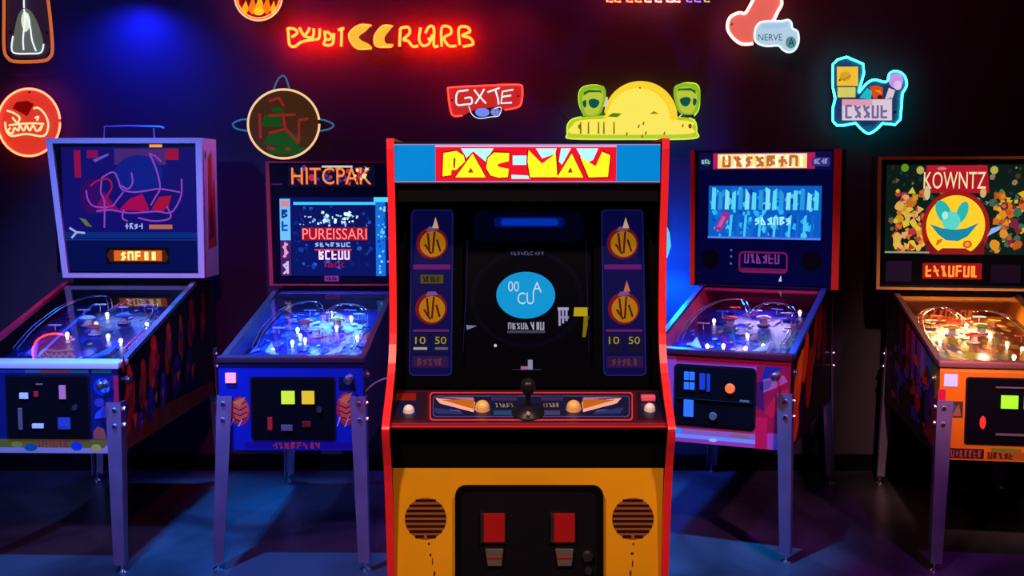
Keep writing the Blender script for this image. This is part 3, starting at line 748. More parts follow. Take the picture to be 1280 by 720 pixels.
M['lit_amber'] = lm('lit_amber_button', (.55, .40, .01), .9)
M['lit_red'] = lm('lit_red_window', (.9, .02, .02), 1)
M['dim_red'] = lm('dim_red_window', (.22, .01, .01), .5)
M['lit_pink'] = lm('lit_pink_button', (1.0, .28, .25), 1)
M['lit_blue'] = lm('lit_blue_window', (.02, .12, .60), .8)
M['lit_orange'] = lm('lit_orange_button', (.85, .12, .02), .8)
M['dim_blue'] = lm('dim_blue_window', (.01, .03, .20), .7)
M['lit_green'] = lm('lit_green_button', (.25, .75, .02), .8)
M['badge'] = lm('blue_white_badge', (.35, .40, .95), .8)
M['navy'] = mat('navy_painted_wood', (.012, .035, .24), .4)
M['deep'] = mat('deep_blue_laminate', (.008, .010, .10), .4)
M['play_blue'] = mat('blue_playfield_board', (.03, .06, .30), .35)
M['play_dark'] = mat('dark_playfield_board', (.02, .03, .12), .35)
M['play_red'] = mat('red_playfield_board', (.30, .05, .02), .35)
M['orange_wood'] = mat('orange_painted_wood', (.85, .36, .01), .4)
M['pinkred'] = mat('pink_red_painted_wood', (.75, .06, .12), .4)
M['pink_lit_rail'] = mat('red_lit_rail', (.75, .04, .12), .3, .6)  # red light falling on the metal rail, painted into its colour
M['red_dull'] = mat('dull_red_moulding', (.55, .015, .03), .4)
M['orange_trim'] = mat('orange_red_moulding', (.85, .07, .02), .4)
M['gold'] = mat('gold_moulding', (.75, .42, .10), .35, .3)
M['bar_dark'] = mat('dark_lockdown_bar', (.06, .03, .05), .35, .5)
M['sh_white'] = mat('white_plastic_shield', (.7, .7, .8), .3)
M['sh_blue'] = mat('blue_plastic_shield', (.05, .15, .8), .3)
M['sh_red'] = mat('red_plastic_shield', (.8, .05, .04), .3)
M['sh_yel'] = mat('yellow_plastic_shield', (.85, .6, .06), .3)
M['sh_grn'] = mat('green_plastic_shield', (.3, .6, .06), .3)
def bulbm(name, rgb): return mat(name, (.8, .8, .8), .3, emit=rgb, strength=1)
M['b_white'] = bulbm('white_bulb', (5, 5, 6)); M['b_warm'] = bulbm('warm_bulb', (9, 5, 2.2)); M['b_blue'] = bulbm('blue_bulb', (2, 3.5, 8)); M['b_pink'] = bulbm('pink_bulb', (4, 2.2, 4.5))

# ---- far left machine: white framed backbox
def f0(A, t, xz):
    A.rect(-71, 457, 149, 567, (12, 26, 84))
    A.rect(-71, 458, 20, 463, (15, 70, 170)); A.rect(20, 458, 40, 463, (40, 130, 160)); A.rect(40, 458, 82, 463, (120, 90, 60)); A.rect(82, 458, 108, 463, (30, 130, 120)); A.rect(112, 458, 140, 463, (25, 120, 110))
    A.rect(-71, 549, 149, 567, (110, 115, 30)); A.rect(-71, 560, 149, 567, (150, 150, 150))
    for x, y, rx, ry, c in ((24, 560, 9, 5, (20, 90, 120)), (88, 558, 8, 6, (30, 60, 160)), (5, 556, 8, 4, (150, 150, 40)), (115, 560, 7, 5, (190, 180, 60)), (134, 560, 7, 5, (170, 150, 170))): A.ell(x, y, rx, ry, c)
    A.marks(9, 34, 551, 78, 559, (190, 30, 60))
    A.poly([(112, 548), (130, 549), (127, 535), (118, 532), (112, 538)], (160, 80, 60)); A.ell(126, 480, 12, 12, (20, 50, 150)); A.ell(130, 483, 6, 5, (60, 170, 230)); A.ell(122, 501, 7, 6, (60, 60, 140))
    A.poly([(114, 522), (134, 520), (140, 500), (128, 505), (116, 515)], (50, 80, 190)); A.poly([(118, 476), (124, 470), (122, 486)], (150, 140, 220)); A.rect(142, 466, 149, 500, (170, 30, 60)); A.ell(138, 530, 6, 12, (30, 40, 150))
    d = door_at(t, xz, -8, 465, 109, 548)
    chip(d, xz, 13, 488, 25, 496, M['white'], 'coin_label'); chip(d, xz, 68, 478, 77, 496, lm('dim_pink_label', (.30, .12, .2), .6), 'price_label')
    chip(d, xz, 33, 486, 39, 493, M['dim_red'], 'coin_reject_button'); chip(d, xz, 10, 508, 16, 536, M['grey_metal'], 'hinge')
    knob(d, xz, 89, 507, .013, M['chrome'], 'door_lock'); chip(d, xz, 29, 528, 45, 534, M['white'], 'coin_return'); chip(d, xz, 65, 520, 82, 535, M['dim_blue'], 'coin_return')
    chip(d, xz, 66, 531, 81, 534, M['grey_metal'], 'coin_return_lip'); chip(d, xz, 36, 476, 46, 478, M['grey_metal'], 'door_slot')
    return d
def s0(A, topf, yb_):
    rnd = random.Random(17)
    def T(u): return topf * (1 - min(1, u / yb_))
    A.poly([(0, 100), (99, 100), (99, T(99)), (yb_, 0), (0, topf)], (9, 8, 22))
    A.poly([(0, 100), (99, 100), (99, 88), (45, 84), (0, 80)], (95, 60, 15))
    for u, v, rx, ry, c in ((8, 70, 8, 22, (150, 60, 40)), (8, 55, 4, 12, (190, 80, 60)), (20, 62, 5, 18, (140, 60, 30)), (30, 50, 7, 20, (165, 40, 40)), (31, 45, 4, 10, (200, 60, 40)), (45, 45, 6, 20, (150, 60, 35)), (46, 40, 3, 8, (190, 80, 50)),
                            (58, 38, 4, 16, (130, 80, 30)), (70, 32, 6, 20, (110, 50, 30)), (84, 30, 5, 20, (90, 40, 30)), (26, 78, 6, 12, (30, 40, 130)), (38, 74, 5, 14, (40, 50, 140)), (52, 68, 8, 16, (30, 30, 90)), (16, 86, 5, 6, (60, 50, 140)), (66, 66, 8, 16, (20, 25, 70)), (3, 40, 2, 5, (200, 60, 50))):
        q = rnd.random
        A.ell(u, v, rx * .62, ry * .9, c, n=14, rot=.1)
        A.ell(u + rx * .1, v - ry * .8, rx * .42, ry * .30, tuple(min(255, int(k * 1.25)) for k in c), n=10)
        for _ in range(4):
            a, b = u + (q() - .5) * rx * 1.2, v + (q() - .4) * ry * 1.3
            A.poly([(a, b), (a + rx * .4 * q(), b + ry * .5), (a + rx * .5, b - ry * .3 * q())], [tuple(int(k * .5) for k in c), (200, 110, 60), (40, 40, 120), (150, 30, 30)][_])
def bb0(face, bb, t):
    A = face('x', 66, 181, 246, 341, .45, .020)
    A.rect(66, 181, 246, 341, (4, 6, 30), .3)
    A.rect(76, 184, 244, 296, (26, 20, 120))
    A.rect(78, 290, 244, 298, (10, 60, 140))
    A.rect(70, 301, 244, 339, (6, 22, 90)); A.rect(76, 299, 244, 300.2, (40, 70, 180))
    A.rect(92, 188, 100, 222, (190, 20, 80)); A.rect(108, 188, 122, 198, (170, 20, 100)); A.rect(202, 186, 222, 200, (200, 20, 60)); A.rect(142, 186, 206, 206, (95, 50, 130))
    A.poly([(115, 200), (134, 192), (136, 194), (118, 203)], (130, 110, 210)); A.rect(186, 181, 202, 184.5, (240, 160, 40), 1)
    # big looping ribbon figure
    A.ell(172, 218, 30, 24, (20, 40, 150)); A.ell(112, 245, 14, 22, (70, 12, 110))
    A.poly([(146, 262), (160, 248), (176, 242), (184, 262), (176, 264)], (210, 10, 90)); A.poly([(186, 262), (196, 246), (212, 244), (208, 258), (200, 264)], (215, 20, 60))
    A.poly([(118, 258), (128, 240), (146, 262), (120, 266)], (150, 15, 110))
    vi = (185, 90, 215)
    for pts in ([(126, 222), (124, 240), (128, 252), (127, 284)], [(126, 222), (140, 215), (146, 224), (150, 236), (164, 240), (182, 238), (198, 236), (222, 240)], [(186, 192), (194, 212), (198, 234), (192, 246), (186, 256)],
                [(186, 192), (194, 196), (200, 202)], [(163, 216), (164, 228), (158, 236), (150, 232)], [(225, 224), (224, 244), (216, 260), (208, 266), (192, 264), (160, 266), (134, 262), (118, 264)], [(106, 238), (108, 250), (116, 258), (136, 258), (144, 250), (152, 240)],
                [(206, 258), (210, 272), (190, 276), (170, 272)], [(152, 262), (150, 272), (156, 276)]):
        A.line(spline(pts, 4), 2.0, vi)
    A.line(spline([(112, 232), (120, 226), (134, 224), (138, 234), (130, 250), (140, 262)], 4), 2.2, (215, 25, 90))
    A.poly([(96, 272), (104, 274), (112, 284), (104, 282)], (120, 150, 60)); A.line([(84, 285), (92, 290), (102, 291)], 2.6, (175, 180, 220), .8); A.line([(92, 290), (86, 297)], 2.6, (175, 180, 220), .8)
    A.marks(4, 153, 279, 176, 286, (170, 190, 235), .8); A.rect(183, 280.5, 212, 286, (190, 110, 80), .8)
    A.build('backglass', bb)
    D = face('x', 128, 309, 207, 330, .9, .018)
    D.rect(128, 309, 207, 330, (8, 6, 10)); D.poly([(133, 327), (203, 327), (206, 322), (202, 312), (133, 312), (129, 319)], (70, 25, 12), 1); D.rect(138, 313, 198, 326, (200, 95, 20), 1.1)
    D.marks(5, 146, 314.5, 192, 325, (255, 205, 120), 1.6); D.build('score_display', bb)
def p0(A):
    rnd = random.Random(5)
    A.rect(0, 0, 100, 100, (16, 20, 70)); A.scatter(rnd, 60, 4, 4, 96, 80, 2, 7, [(20, 40, 130), (40, 30, 110), (30, 60, 160), (90, 40, 110), (12, 14, 50)])
    A.scatter(rnd, 30, 6, 6, 94, 80, 1, 2.4, [(200, 180, 220), (190, 150, 60), (200, 60, 80), (80, 120, 220)])
    A.line([(20, 0), (22, 40), (26, 96)], 2.5, (80, 120, 200))
gi0 = dict(color=(.15, .28, 1), power=.6, caps=[M['sh_white'], M['sh_blue'], M['sh_red']], sling=M['sh_blue'], shield=[M['sh_white'], M['sh_blue']], bulb=M['b_white'], bulbs=[(.43, .80), (.43, .66), (.62, .50), (.75, .44), (.30, .52), (.82, .66)])
def bs0(A):
    A.rect(0, 0, 100, 100, (200, 190, 215)); A.poly([(20, 80), (86, 78), (80, 30), (60, 8), (30, 14)], (190, 60, 50)); A.poly([(30, 74), (70, 70), (50, 34)], (120, 20, 30)); A.poly([(56, 40), (78, 26), (60, 12)], (225, 150, 140)); A.ell(12, 12, 6, 3, (20, 16, 30))
pinball(0, 'pinball machine with a pale blue-white framed backbox, at the far left', dict(body=M['black'], play=M['play_dark'], bbody=M['white_frame'], frame=M['white_frame'], frame_w=(.030, .030, .026, .022), bside=bs0, bar=mat('brushed_lockdown_bar', (.62, .62, .68), .4, .25), bar_d=.10, apron=M['play_dark']),
        (-71, 457, 149, 567), (67, 173, 252, 347), f0, s0, bb0, p0, gi0, (M['pink_lit_rail'], M['chrome']))

# ---- second machine: navy with lime buttons
def f1(A, t, xz):
    A.rect(269, 449, 453, 563, (10, 34, 140)); A.rect(269, 449, 453, 456, (8, 24, 90)); A.rect(300, 553, 440, 561, (30, 16, 110))
    for cx, cy, sy in ((295, 512, 19), (431, 509, 22)):
        A.ell(cx, cy, 12.5, sy, (190, 40, 30)); A.ell(cx + 1, cy - 2, 10, sy - 4, (225, 90, 60))
        for k in range(4): A.line([(cx - 9, cy - 12 + k * 7), (cx, cy - 8 + k * 7), (cx + 9, cy - 13 + k * 7)], 1.6, (120, 15, 30))
        A.poly([(cx - 10, cy - 12), (cx, cy - 6), (cx + 8, cy - sy), (cx - 2, cy - sy + 5)], (235, 130, 60)); A.line([(cx - 8, cy + 10), (cx - 12, cy + sy)], 1.4, (170, 180, 230)); A.line([(cx + 2, cy + 12), (cx - 2, cy + sy + 1)], 1.4, (170, 180, 230))
    A.marks(8, 336, 553, 398, 561, (205, 60, 60)); A.rect(422, 467, 442, 484, (8, 12, 50))
    d = door_at(t, xz, 309, 467, 417, 549)
    chip(d, xz, 349, 485, 366, 502, M['lit_lime'], 'start_button'); chip(d, xz, 375, 485, 391, 502, M['lit_amber'], 'start_button')
    chip(d, xz, 331, 519, 337, 536, M['dim_red'], 'coin_reject_button'); chip(d, xz, 348, 529, 363, 537, M['grey_metal'], 'coin_return'); chip(d, xz, 375, 524, 386, 532, lm('dark_red_slot', (.08, .004, .004), .5), 'coin_slot')
    knob(d, xz, 397, 509, .014, M['chrome'], 'door_lock')
    chip(t, xz, 278, 462, 291, 475, M['lit_pink'], 'launch_button', 0, .012)
    return d
def s1(A, topf, yb_):
    A.poly([(0, 100), (99, 100), (99, 0), (yb_, 0), (0, topf)], (6, 8, 26)); A.poly([(5, 90), (60, 92), (90, 60), (40, 70)], (30, 14, 26)); A.ell(40, 60, 12, 18, (24, 12, 24))
def bb1(face, bb, t):
    A = face('x', 336, 203, 497, 356, .3, .021); A.rect(336, 203, 497, 356, (10, 8, 50), .25); A.rect(338, 229, 352, 230.5, (110, 50, 130)); A.rect(484, 229, 497, 230.5, (150, 110, 160)); A.rect(403, 345, 421, 352, (140, 50, 130), .7); A.marks(4, 405, 346.5, 419, 350.5, (60, 20, 70), .3); A.build('display_panel', bb)
    K = face('x', 360, 206, 468, 233, .95, .017)
    K.rect(360, 206, 468, 233, (20, 20, 60), .5); rnd = random.Random(3)
    K.scatter(rnd, 26, 364, 209, 464, 230, 2, 5, [(190, 60, 30), (200, 40, 70), (40, 60, 170), (170, 80, 50)])
    K.text('HITCPAK', 365, 211, 464, 231, (120, 20, 30)); K.text('HITCPAK', 364, 209, 463, 230, (235, 130, 60), 1.2); K.rect(402, 206.5, 440, 209, (200, 210, 190)); K.scatter(rnd, 12, 442, 208, 464, 230, 1.5, 4, [(240, 230, 160), (220, 30, 60)]); K.build('marquee', bb)
    S = face('x', 349, 246, 484, 345, .9, .017)
    S.rect(349, 246, 484, 345, (8, 20, 90), .9)
    rnd = random.Random(8)
    S.scatter(rnd, 90, 366, 256, 462, 335, 1, 4, [(10, 40, 130), (14, 60, 150), (20, 30, 100), (30, 90, 180)])
    S.rect(366, 252, 478, 255.5, (60, 190, 240), 1.2)
    S.rect(349, 248, 362, 300, (110, 190, 235), 1.0); S.rect(349, 300, 362, 345, (70, 30, 90)); S.rect(350, 250, 361, 258, (220, 140, 140))
    S.marks(1, 351, 262, 361, 272, (20, 60, 140)); S.marks(1, 351, 276, 361, 288, (20, 80, 170)); S.marks(1, 351, 302, 361, 322, (230, 160, 190)); S.marks(1, 351, 326, 361, 343, (210, 190, 215))
    S.rect(468, 246, 480, 345, (20, 110, 210), 1.0); S.scatter(rnd, 30, 469, 250, 480, 342, 1, 2.6, [(90, 210, 255), (10, 70, 170), (160, 230, 255)]); S.rect(466, 246, 484, 252, (70, 200, 245), 1.2)
    S.scatter(rnd, 28, 400, 265, 440, 278, 1.2, 3, [(190, 240, 240), (140, 210, 200), (230, 250, 250)], 1.1); S.scatter(rnd, 24, 372, 270, 460, 282, 1, 2.2, [(140, 190, 240), (200, 220, 250)], 1.0)
    S.rect(376, 284, 458, 300, (175, 15, 40), .8); S.text('PUREISSARI', 377, 285, 457, 299, (255, 130, 120), 1.3)
    S.marks(7, 392, 303, 438, 308, (150, 190, 240)); S.rect(392, 311, 438, 313, (230, 60, 90)); S.marks(5, 397, 313, 437, 324, (250, 200, 215), 1.2); S.marks(6, 404, 328, 430, 334, (150, 25, 60))
    S.build('video_screen', bb)
    C = face('x', 481, 250, 494, 345, .8, .018); C.rect(481, 250, 494, 345, (20, 60, 160)); C.scatter(random.Random(2), 24, 482, 252, 493, 343, 1, 3, [(80, 180, 250), (10, 50, 140)]); C.build('lit_side_panel', bb)
def p1(A):
    rnd = random.Random(12)
    A.rect(0, 0, 100, 100, (20, 50, 170)); A.scatter(rnd, 90, 4, 4, 96, 90, 2, 7, [(20, 80, 200), (40, 110, 220), (30, 40, 140), (120, 150, 230), (60, 40, 130)])
    A.scatter(rnd, 50, 6, 6, 94, 86, 1, 2.6, [(220, 230, 250), (230, 120, 60), (230, 60, 80), (160, 220, 250)])
gi1 = dict(color=(.10, .36, 1), power=2.4, caps=[M['sh_red'], M['sh_yel'], M['sh_white']], sling=M['sh_white'], shield=[M['sh_white'], M['sh_blue'], M['sh_blue']], bulb=M['b_blue'], bulbs=[(.30, .62), (.36, .52), (.33, .42), (.42, .46), (.62, .66), (.70, .82), (.22, .30), (.84, .5), (.5, .9)])
pinball(1, 'navy pinball machine with two lime-yellow lit buttons on its black coin door', dict(body=M['navy'], play=M['play_blue'], bbody=M['black'], frame=M['red_dull'], frame_b=M['red_dull'], frame_w=(.018, .018, .010, .006), bar=M['bar_dark'], apron=mat('maroon_apron', (.16, .05, .07), .4)),
        (269, 449, 453, 563), (334, 201, 499, 357), f1, s1, bb1, p1, gi1, (M['bar_dark'], M['bar_dark']))

# ---- third machine: pink and red front, turned to the left
def f2(A, t, xz):
    A.rect(812, 443, 988, 562, (205, 70, 130)); A.rect(850, 443, 988, 453, (190, 30, 70)); A.poly([(948, 540), (988, 540), (988, 446), (948, 452)], (180, 20, 50))
    A.poly([(952, 475), (975, 455), (985, 452), (958, 452)], (40, 40, 110)); A.poly([(950, 490), (970, 480), (985, 470), (980, 462), (955, 470)], (215, 90, 120)); A.poly([(958, 512), (970, 490), (986, 478), (986, 500), (966, 520)], (225, 25, 50)); A.poly([(948, 506), (958, 512), (956, 470), (948, 474)], (90, 20, 70))
    A.rect(812, 543, 948, 557, (190, 110, 140)); A.rect(812, 551, 948, 556, (150, 170, 220)); A.ell(852, 547, 6, 4, (60, 170, 200)); A.ell(930, 548, 12, 3, (190, 110, 90)); A.rect(948, 520, 962, 562, (235, 20, 60)); A.ell(897, 556, 5, 2.5, (220, 230, 240))
    d = door_at(t, xz, 848, 455, 948, 539, .02)
    for x in (861, 868): chip(d, xz, x, 465, x + 6, 476, M['lit_blue'], 'price_window'); chip(d, xz, x, 479, x + 6, 489, M['lit_blue'], 'price_window')
    chip(d, xz, 880, 466, 887, 488, M['dim_blue'], 'coin_slot'); chip(d, xz, 889, 466, 893, 490, M['dim_blue'], 'coin_slot')
    knob(d, xz, 917, 484, .022, M['lit_orange'], 'start_button'); chip(d, xz, 861, 503, 873, 526, M['lit_blue'], 'coin_window'); knob(d, xz, 897, 523, .018, M['grey_metal'], 'door_lock'); chip(d, xz, 929, 498, 941, 501, M['grey_metal'], 'door_handle')
    chip(d, xz, 852, 501, 944, 502, M['dark'], 'door_seam')
    return d
def s2(A, topf, yb_):
    A.poly([(0, 100), (99, 100), (99, 0), (yb_, 0), (0, topf)], (16, 6, 12))
    for u, v, rx, ry, c, r_ in ((14, 60, 8, 24, (240, 100, 20), .2), (10, 84, 9, 14, (225, 80, 20), 0), (20, 46, 5, 14, (250, 140, 30), .3), (30, 42, 6, 20, (225, 80, 20), .2), (40, 60, 7, 24, (150, 40, 15), .1), (52, 34, 5, 22, (140, 35, 20), .2), (64, 30, 5, 24, (120, 20, 25), .1), (76, 40, 6, 26, (80, 14, 20), 0), (24, 74, 4, 16, (30, 12, 50), .1)):
        A.ell(u, v, rx, ry, c, n=14, rot=r_)
def bb2(face, bb, t):
    A = face('x', 870, 190, 1040, 357, .35, .021); A.rect(870, 190, 1040, 357, (8, 10, 80), .35)
    A.marks(6, 932, 318, 978, 330, (130, 60, 150), .7)
    A.line(rr(926, 316, 986, 341, 5), 2, (130, 25, 90), .8, closed=True); A.rect(928, 336, 984, 340, (110, 25, 85), .7)
    for y in (314, 322, 331): A.ell(915, y, 1.6, 1.6, (90, 90, 170), .8, n=8)
    A.poly([(976, 352), (980, 352), (979, 344)], (190, 200, 230), .9)
    A.build('display_panel', bb)
    for x in (888, 1016):
        G = face('x', x - 14, 312, x + 14, 340, 0, .0205); G.ell(x, 326, 13, 13, (10, 10, 40)); G.ell(x, 326, 11, 11, (4, 4, 12)); G.build('speaker_grille', bb)
    K = face('x', 872, 190, 1038, 212, 1.0, .017); K.rect(872, 190, 1038, 212, (24, 20, 90), .5); K.rect(890, 191, 1018, 211, (190, 30, 90), .9); K.rect(896, 192, 1008, 210, (235, 215, 130), 1.1)
    K.ell(881, 202, 6, 5, (20, 60, 80), .8); K.marks(3, 875, 199, 887, 204, (150, 200, 200)); K.rrect(1014, 197, 1036, 208, 3, (60, 50, 130), .8); K.marks(4, 1016, 199, 1034, 205, (160, 170, 230), .8)
    rnd = random.Random(4)
    K.marks(9, 899, 194, 1005, 209, (250, 245, 200), 1.4, 4); K.marks(7, 902, 195, 1000, 208, (205, 110, 60), .9, 9); K.scatter(rnd, 14, 898, 194, 1004, 209, .8, 2.6, [(220, 60, 60), (190, 120, 50), (245, 200, 120), (210, 70, 90)]); K.build('marquee', bb)
    S = face('x', 885, 232, 1027, 299, 1.0, .017); S.rect(885, 232, 1027, 299, (10, 90, 190))
    S.scatter(rnd, 120, 890, 236, 1022, 295, 2, 5, [(20, 140, 220), (40, 180, 235), (10, 60, 160), (60, 200, 235), (14, 110, 205)], flat=1.2)
    for k in range(16): 
        x = 889 + k * 8.6; S.poly([(x, 262), (x + 5.5, 262), (x + 6, 235 + (k * 7) % 9), (x + 1, 234 + (k * 5) % 8)], ((90, 215, 240), (40, 150, 220), (130, 225, 240))[k % 3], 1.0)
    for k in range(12):
        x = 912 + k * 9.3; S.poly([(x, 296), (x + 3, 296), (x + 5, 268), (x + 1.5, 270)], ((70, 200, 240), (20, 100, 200))[k % 2], 1.0)
    S.marks(6, 945, 271, 992, 281, (150, 230, 245), 1.1)
    S.poly([(893, 288), (902, 290), (915, 268), (905, 264)], (150, 50, 150), .9); S.poly([(897, 284), (902, 285), (908, 272), (904, 270)], (200, 90, 170), .9); S.rect(885, 296.5, 1027, 299, (90, 130, 240), .9)
    S.build('video_screen', bb)
def p2(A):
    rnd = random.Random(21)
    A.rect(0, 0, 100, 100, (24, 26, 130)); A.scatter(rnd, 80, 4, 4, 96, 90, 2, 6, [(20, 40, 170), (50, 40, 150), (110, 40, 110), (30, 80, 210), (16, 16, 90)])
    A.scatter(rnd, 50, 6, 40, 94, 94, 1.2, 3, [(220, 190, 230), (220, 110, 190), (240, 140, 80), (150, 150, 240)]); A.scatter(rnd, 16, 50, 20, 80, 36, 1, 2, [(220, 90, 70), (200, 120, 90)])
gi2 = dict(color=(.55, .40, 1), power=1.2, caps=[M['sh_red'], M['sh_white'], M['sh_blue']], sling=M['sh_white'], shield=[M['sh_white'], M['sh_red'], M['sh_blue']], bulb=M['b_pink'], bulbs=[(.30, .28), (.42, .30), (.60, .28), (.72, .33), (.55, .48), (.85, .92), (.2, .7)])
pinball(2, 'pinball machine with a pink and red front, just right of the central yellow cabinet', dict(body=M['pinkred'], play=M['play_blue'], bbody=M['black'], frame=M['orange_trim'], frame_b=M['deep'], frame_w=(.020, .034, .012, .008), bar=mat('maroon_lockdown_bar', (.12, .01, .03), .35, .4), apron=M['sh_blue']),
        (812, 443, 988, 562), (862, 187, 1050, 360), f2, s2, bb2, p2, gi2, (M['bar_dark'], mat('blue_lit_side_rail', (.03, .14, .75), .35)))  # blue light on the right rail is painted into its colour

# ---- far right machine: orange-yellow front, gold framed backbox
def f3(A, t, xz):
    A.rect(1182, 455, 1395, 575, (228, 132, 14)); A.rect(1182, 458, 1395, 461, (235, 160, 60)); A.rect(1180, 484, 1191, 518, (205, 35, 60))
    A.rect(1199, 560, 1248, 573, (60, 30, 20)); A.marks(7, 1201, 562, 1246, 571, (170, 90, 60)); A.rect(1252, 563, 1395, 573, (170, 100, 20)); A.rect(1258, 558, 1300, 563, (120, 140, 30)); A.marks(5, 1254, 564, 1290, 572, (80, 30, 20))
    A.rect(1195, 499, 1216, 520, (70, 55, 40)); A.poly([(1200, 518), (1214, 518), (1210, 502)], (150, 110, 60)); A.ell(1203, 507, 4, 4, (60, 90, 90))
    d = door_at(t, xz, 1219, 467, 1362, 554)
    chip(d, xz, 1268, 489, 1292, 506, M['lit_green'], 'start_button'); chip(d, xz, 1300, 489, 1324, 506, M['lit_amber'], 'start_button')
    a = xz(1244, 525); MB().lathe([(.018, 0), (.016, .006), (.0005, .010)], (0, 0, 0), (0, -1, 0), 16).build('coin_reject_button', M['lit_red'], d, True).matrix_local = Matrix.Translation((a[0], -.009, a[1])) @ Matrix.Diagonal((.65, 1, 1.5, 1))
    chip(d, xz, 1260, 478, 1340, 480, M['grey_metal'], 'door_slot'); chip(d, xz, 1262, 538, 1340, 541, M['grey_metal'], 'coin_return'); knob(d, xz, 1346, 520, .014, M['chrome'], 'door_lock')
    chip(t, xz, 1188, 464, 1207, 480, M['badge'], 'lit_badge', 0, .006)
    return d
def s3(A, topf, yb_):
    A.poly([(0, 100), (99, 100), (99, 0), (yb_, 0), (0, topf)], (28, 10, 26))
    for k, (u0, c) in enumerate(((0, (200, 190, 40)), (3, (180, 220, 50)), (7, (50, 200, 80)), (12, (50, 150, 220)), (18, (90, 110, 240)), (24, (150, 150, 240)), (30, (120, 90, 220)), (40, (160, 70, 180)), (50, (170, 30, 70)), (64, (80, 14, 40)), (80, (20, 60, 40)))):
        top = topf * (1 - u0 / yb_); A.poly([(u0, 56), (u0 + 6, 60), (u0 + 8, top * .8 + 6), (u0, top + 4)], c)
    A.scatter(random.Random(9), 40, 6, 40, 80, 92, 3, 8, [(190, 30, 50), (110, 16, 36), (70, 60, 190), (220, 100, 40), (100, 70, 190)]); A.ell(6, 74, 4, 10, (150, 60, 40)); A.ell(16, 70, 4, 14, (60, 60, 140)); A.ell(9, 88, 5, 6, (170, 30, 40))
def bb3(face, bb, t):
    A = face('x', 1102, 201, 1296, 356, .5, .021); A.rect(1102, 201, 1296, 356, (4, 5, 12), .3); A.rect(1110, 326, 1144, 352, (34, 18, 44), .6); A.rect(1247, 329, 1285, 352, (28, 12, 32), .6); A.build('display_panel', bb)
    S = face('x', 1107, 205, 1290, 317, .75, .017); rnd = random.Random(31)
    S.rect(1107, 205, 1290, 317, (14, 34, 26)); 
    S.scatter(rnd, 130, 1109, 208, 1288, 314, 1.5, 5, [(30, 70, 50), (80, 60, 40), (40, 50, 60), (120, 90, 90), (90, 130, 60), (60, 30, 50), (20, 60, 70), (150, 130, 110)])
    S.scatter(rnd, 70, 1120, 238, 1158, 312, 3, 8, [(225, 160, 40), (240, 190, 90), (215, 120, 40), (235, 210, 60), (190, 60, 60), (240, 180, 130)])
    S.scatter(rnd, 60, 1246, 238, 1284, 312, 3, 8, [(215, 110, 30), (225, 150, 40), (190, 90, 30), (60, 110, 90), (230, 190, 40), (120, 40, 60)])
    S.poly([(1156, 240), (1240, 240), (1236, 206), (1158, 206)], (190, 24, 44)); S.rect(1160, 206, 1236, 215, (205, 30, 55)); S.ell(1178, 210, 6, 2, (240, 130, 130)); S.text('KOWNTZ', 1155, 214, 1235, 235, (235, 225, 170), 1.0); S.ell(1160, 240, 4, 9, (225, 215, 160)); S.ell(1232, 240, 4, 6, (225, 190, 120))
    S.poly([(1198 + 44 * math.cos(R(a)), min(316.5, 283 + 46 * math.sin(R(a)))) for a in range(0, 360, 8)], (165, 30, 25)); S.rect(1160, 300, 1236, 316.8, (120, 24, 30))
    S.poly([(1198 + 38 * math.cos(R(a)), min(316.5, 281 + 38 * math.sin(R(a)))) for a in range(0, 360, 8)], (250, 205, 40), .95)
    S.poly([(1170, 317), (1182, 309), (1212, 309), (1226, 317)], (140, 28, 30))
    tq = (40, 185, 175)
    S.ell(1182, 264, 9, 16, tq, .9, rot=-.5); S.ell(1206, 264, 7, 14, tq, .9, rot=.35); S.ell(1192, 275, 12, 12, (90, 215, 200), .9); S.ell(1184, 268, 4, 5, (170, 240, 225), .9)
    S.poly([(1165, 279), (1176, 292), (1186, 299), (1202, 300), (1214, 294), (1228, 277), (1212, 284), (1196, 286), (1180, 284)], (20, 135, 165), .9)
    S.poly([(1173, 306), (1180, 302), (1182, 297), (1175, 299)], (215, 120, 30)); S.ell(1214, 304, 6, 5, (220, 100, 30)); S.ell(1214, 304, 3, 2.5, (235, 180, 50))
    S.poly([(1239, 294), (1254, 286), (1258, 280), (1244, 284)], (130, 170, 225), 1.0); S.rect(1107, 313.5, 1165, 315.5, (170, 160, 130), .8)
    for x, y in ((1130, 209), (1150, 212), (1245, 212)): S.ell(x, y, 5, 5, (200, 190, 90) if x != 1130 else (110, 160, 30))
    S.build('backglass', bb)
    D = face('x', 1158, 328, 1235, 348, 1.0, .017); D.rect(1158, 328, 1235, 348, (150, 20, 20), .8); D.marks(7, 1162, 331, 1231, 345, (255, 120, 40), 1.8); D.build('score_display', bb)
def p3(A):
    rnd = random.Random(77)
    A.rect(0, 0, 100, 100, (110, 40, 20)); A.scatter(rnd, 80, 4, 4, 96, 90, 2, 7, [(180, 110, 40), (140, 50, 20), (200, 150, 60), (120, 130, 30), (90, 20, 20), (210, 180, 90)])
    A.scatter(rnd, 50, 6, 6, 94, 86, 1, 2.6, [(250, 220, 150), (230, 120, 60), (150, 190, 60), (230, 60, 40)]); A.ell(38, 70, 14, 10, (150, 160, 30))
gi3 = dict(color=(1, .58, .26), power=3.2, caps=[M['sh_yel'], M['sh_grn'], M['sh_red']], sling=M['sh_yel'], shield=[M['sh_yel'], M['sh_red'], M['sh_white']], bulb=M['b_warm'], bulbs=[(.18, .52), (.30, .70), (.62, .62), (.70, .50), (.78, .42), (.85, .36), (.66, .30), (.50, .80)])
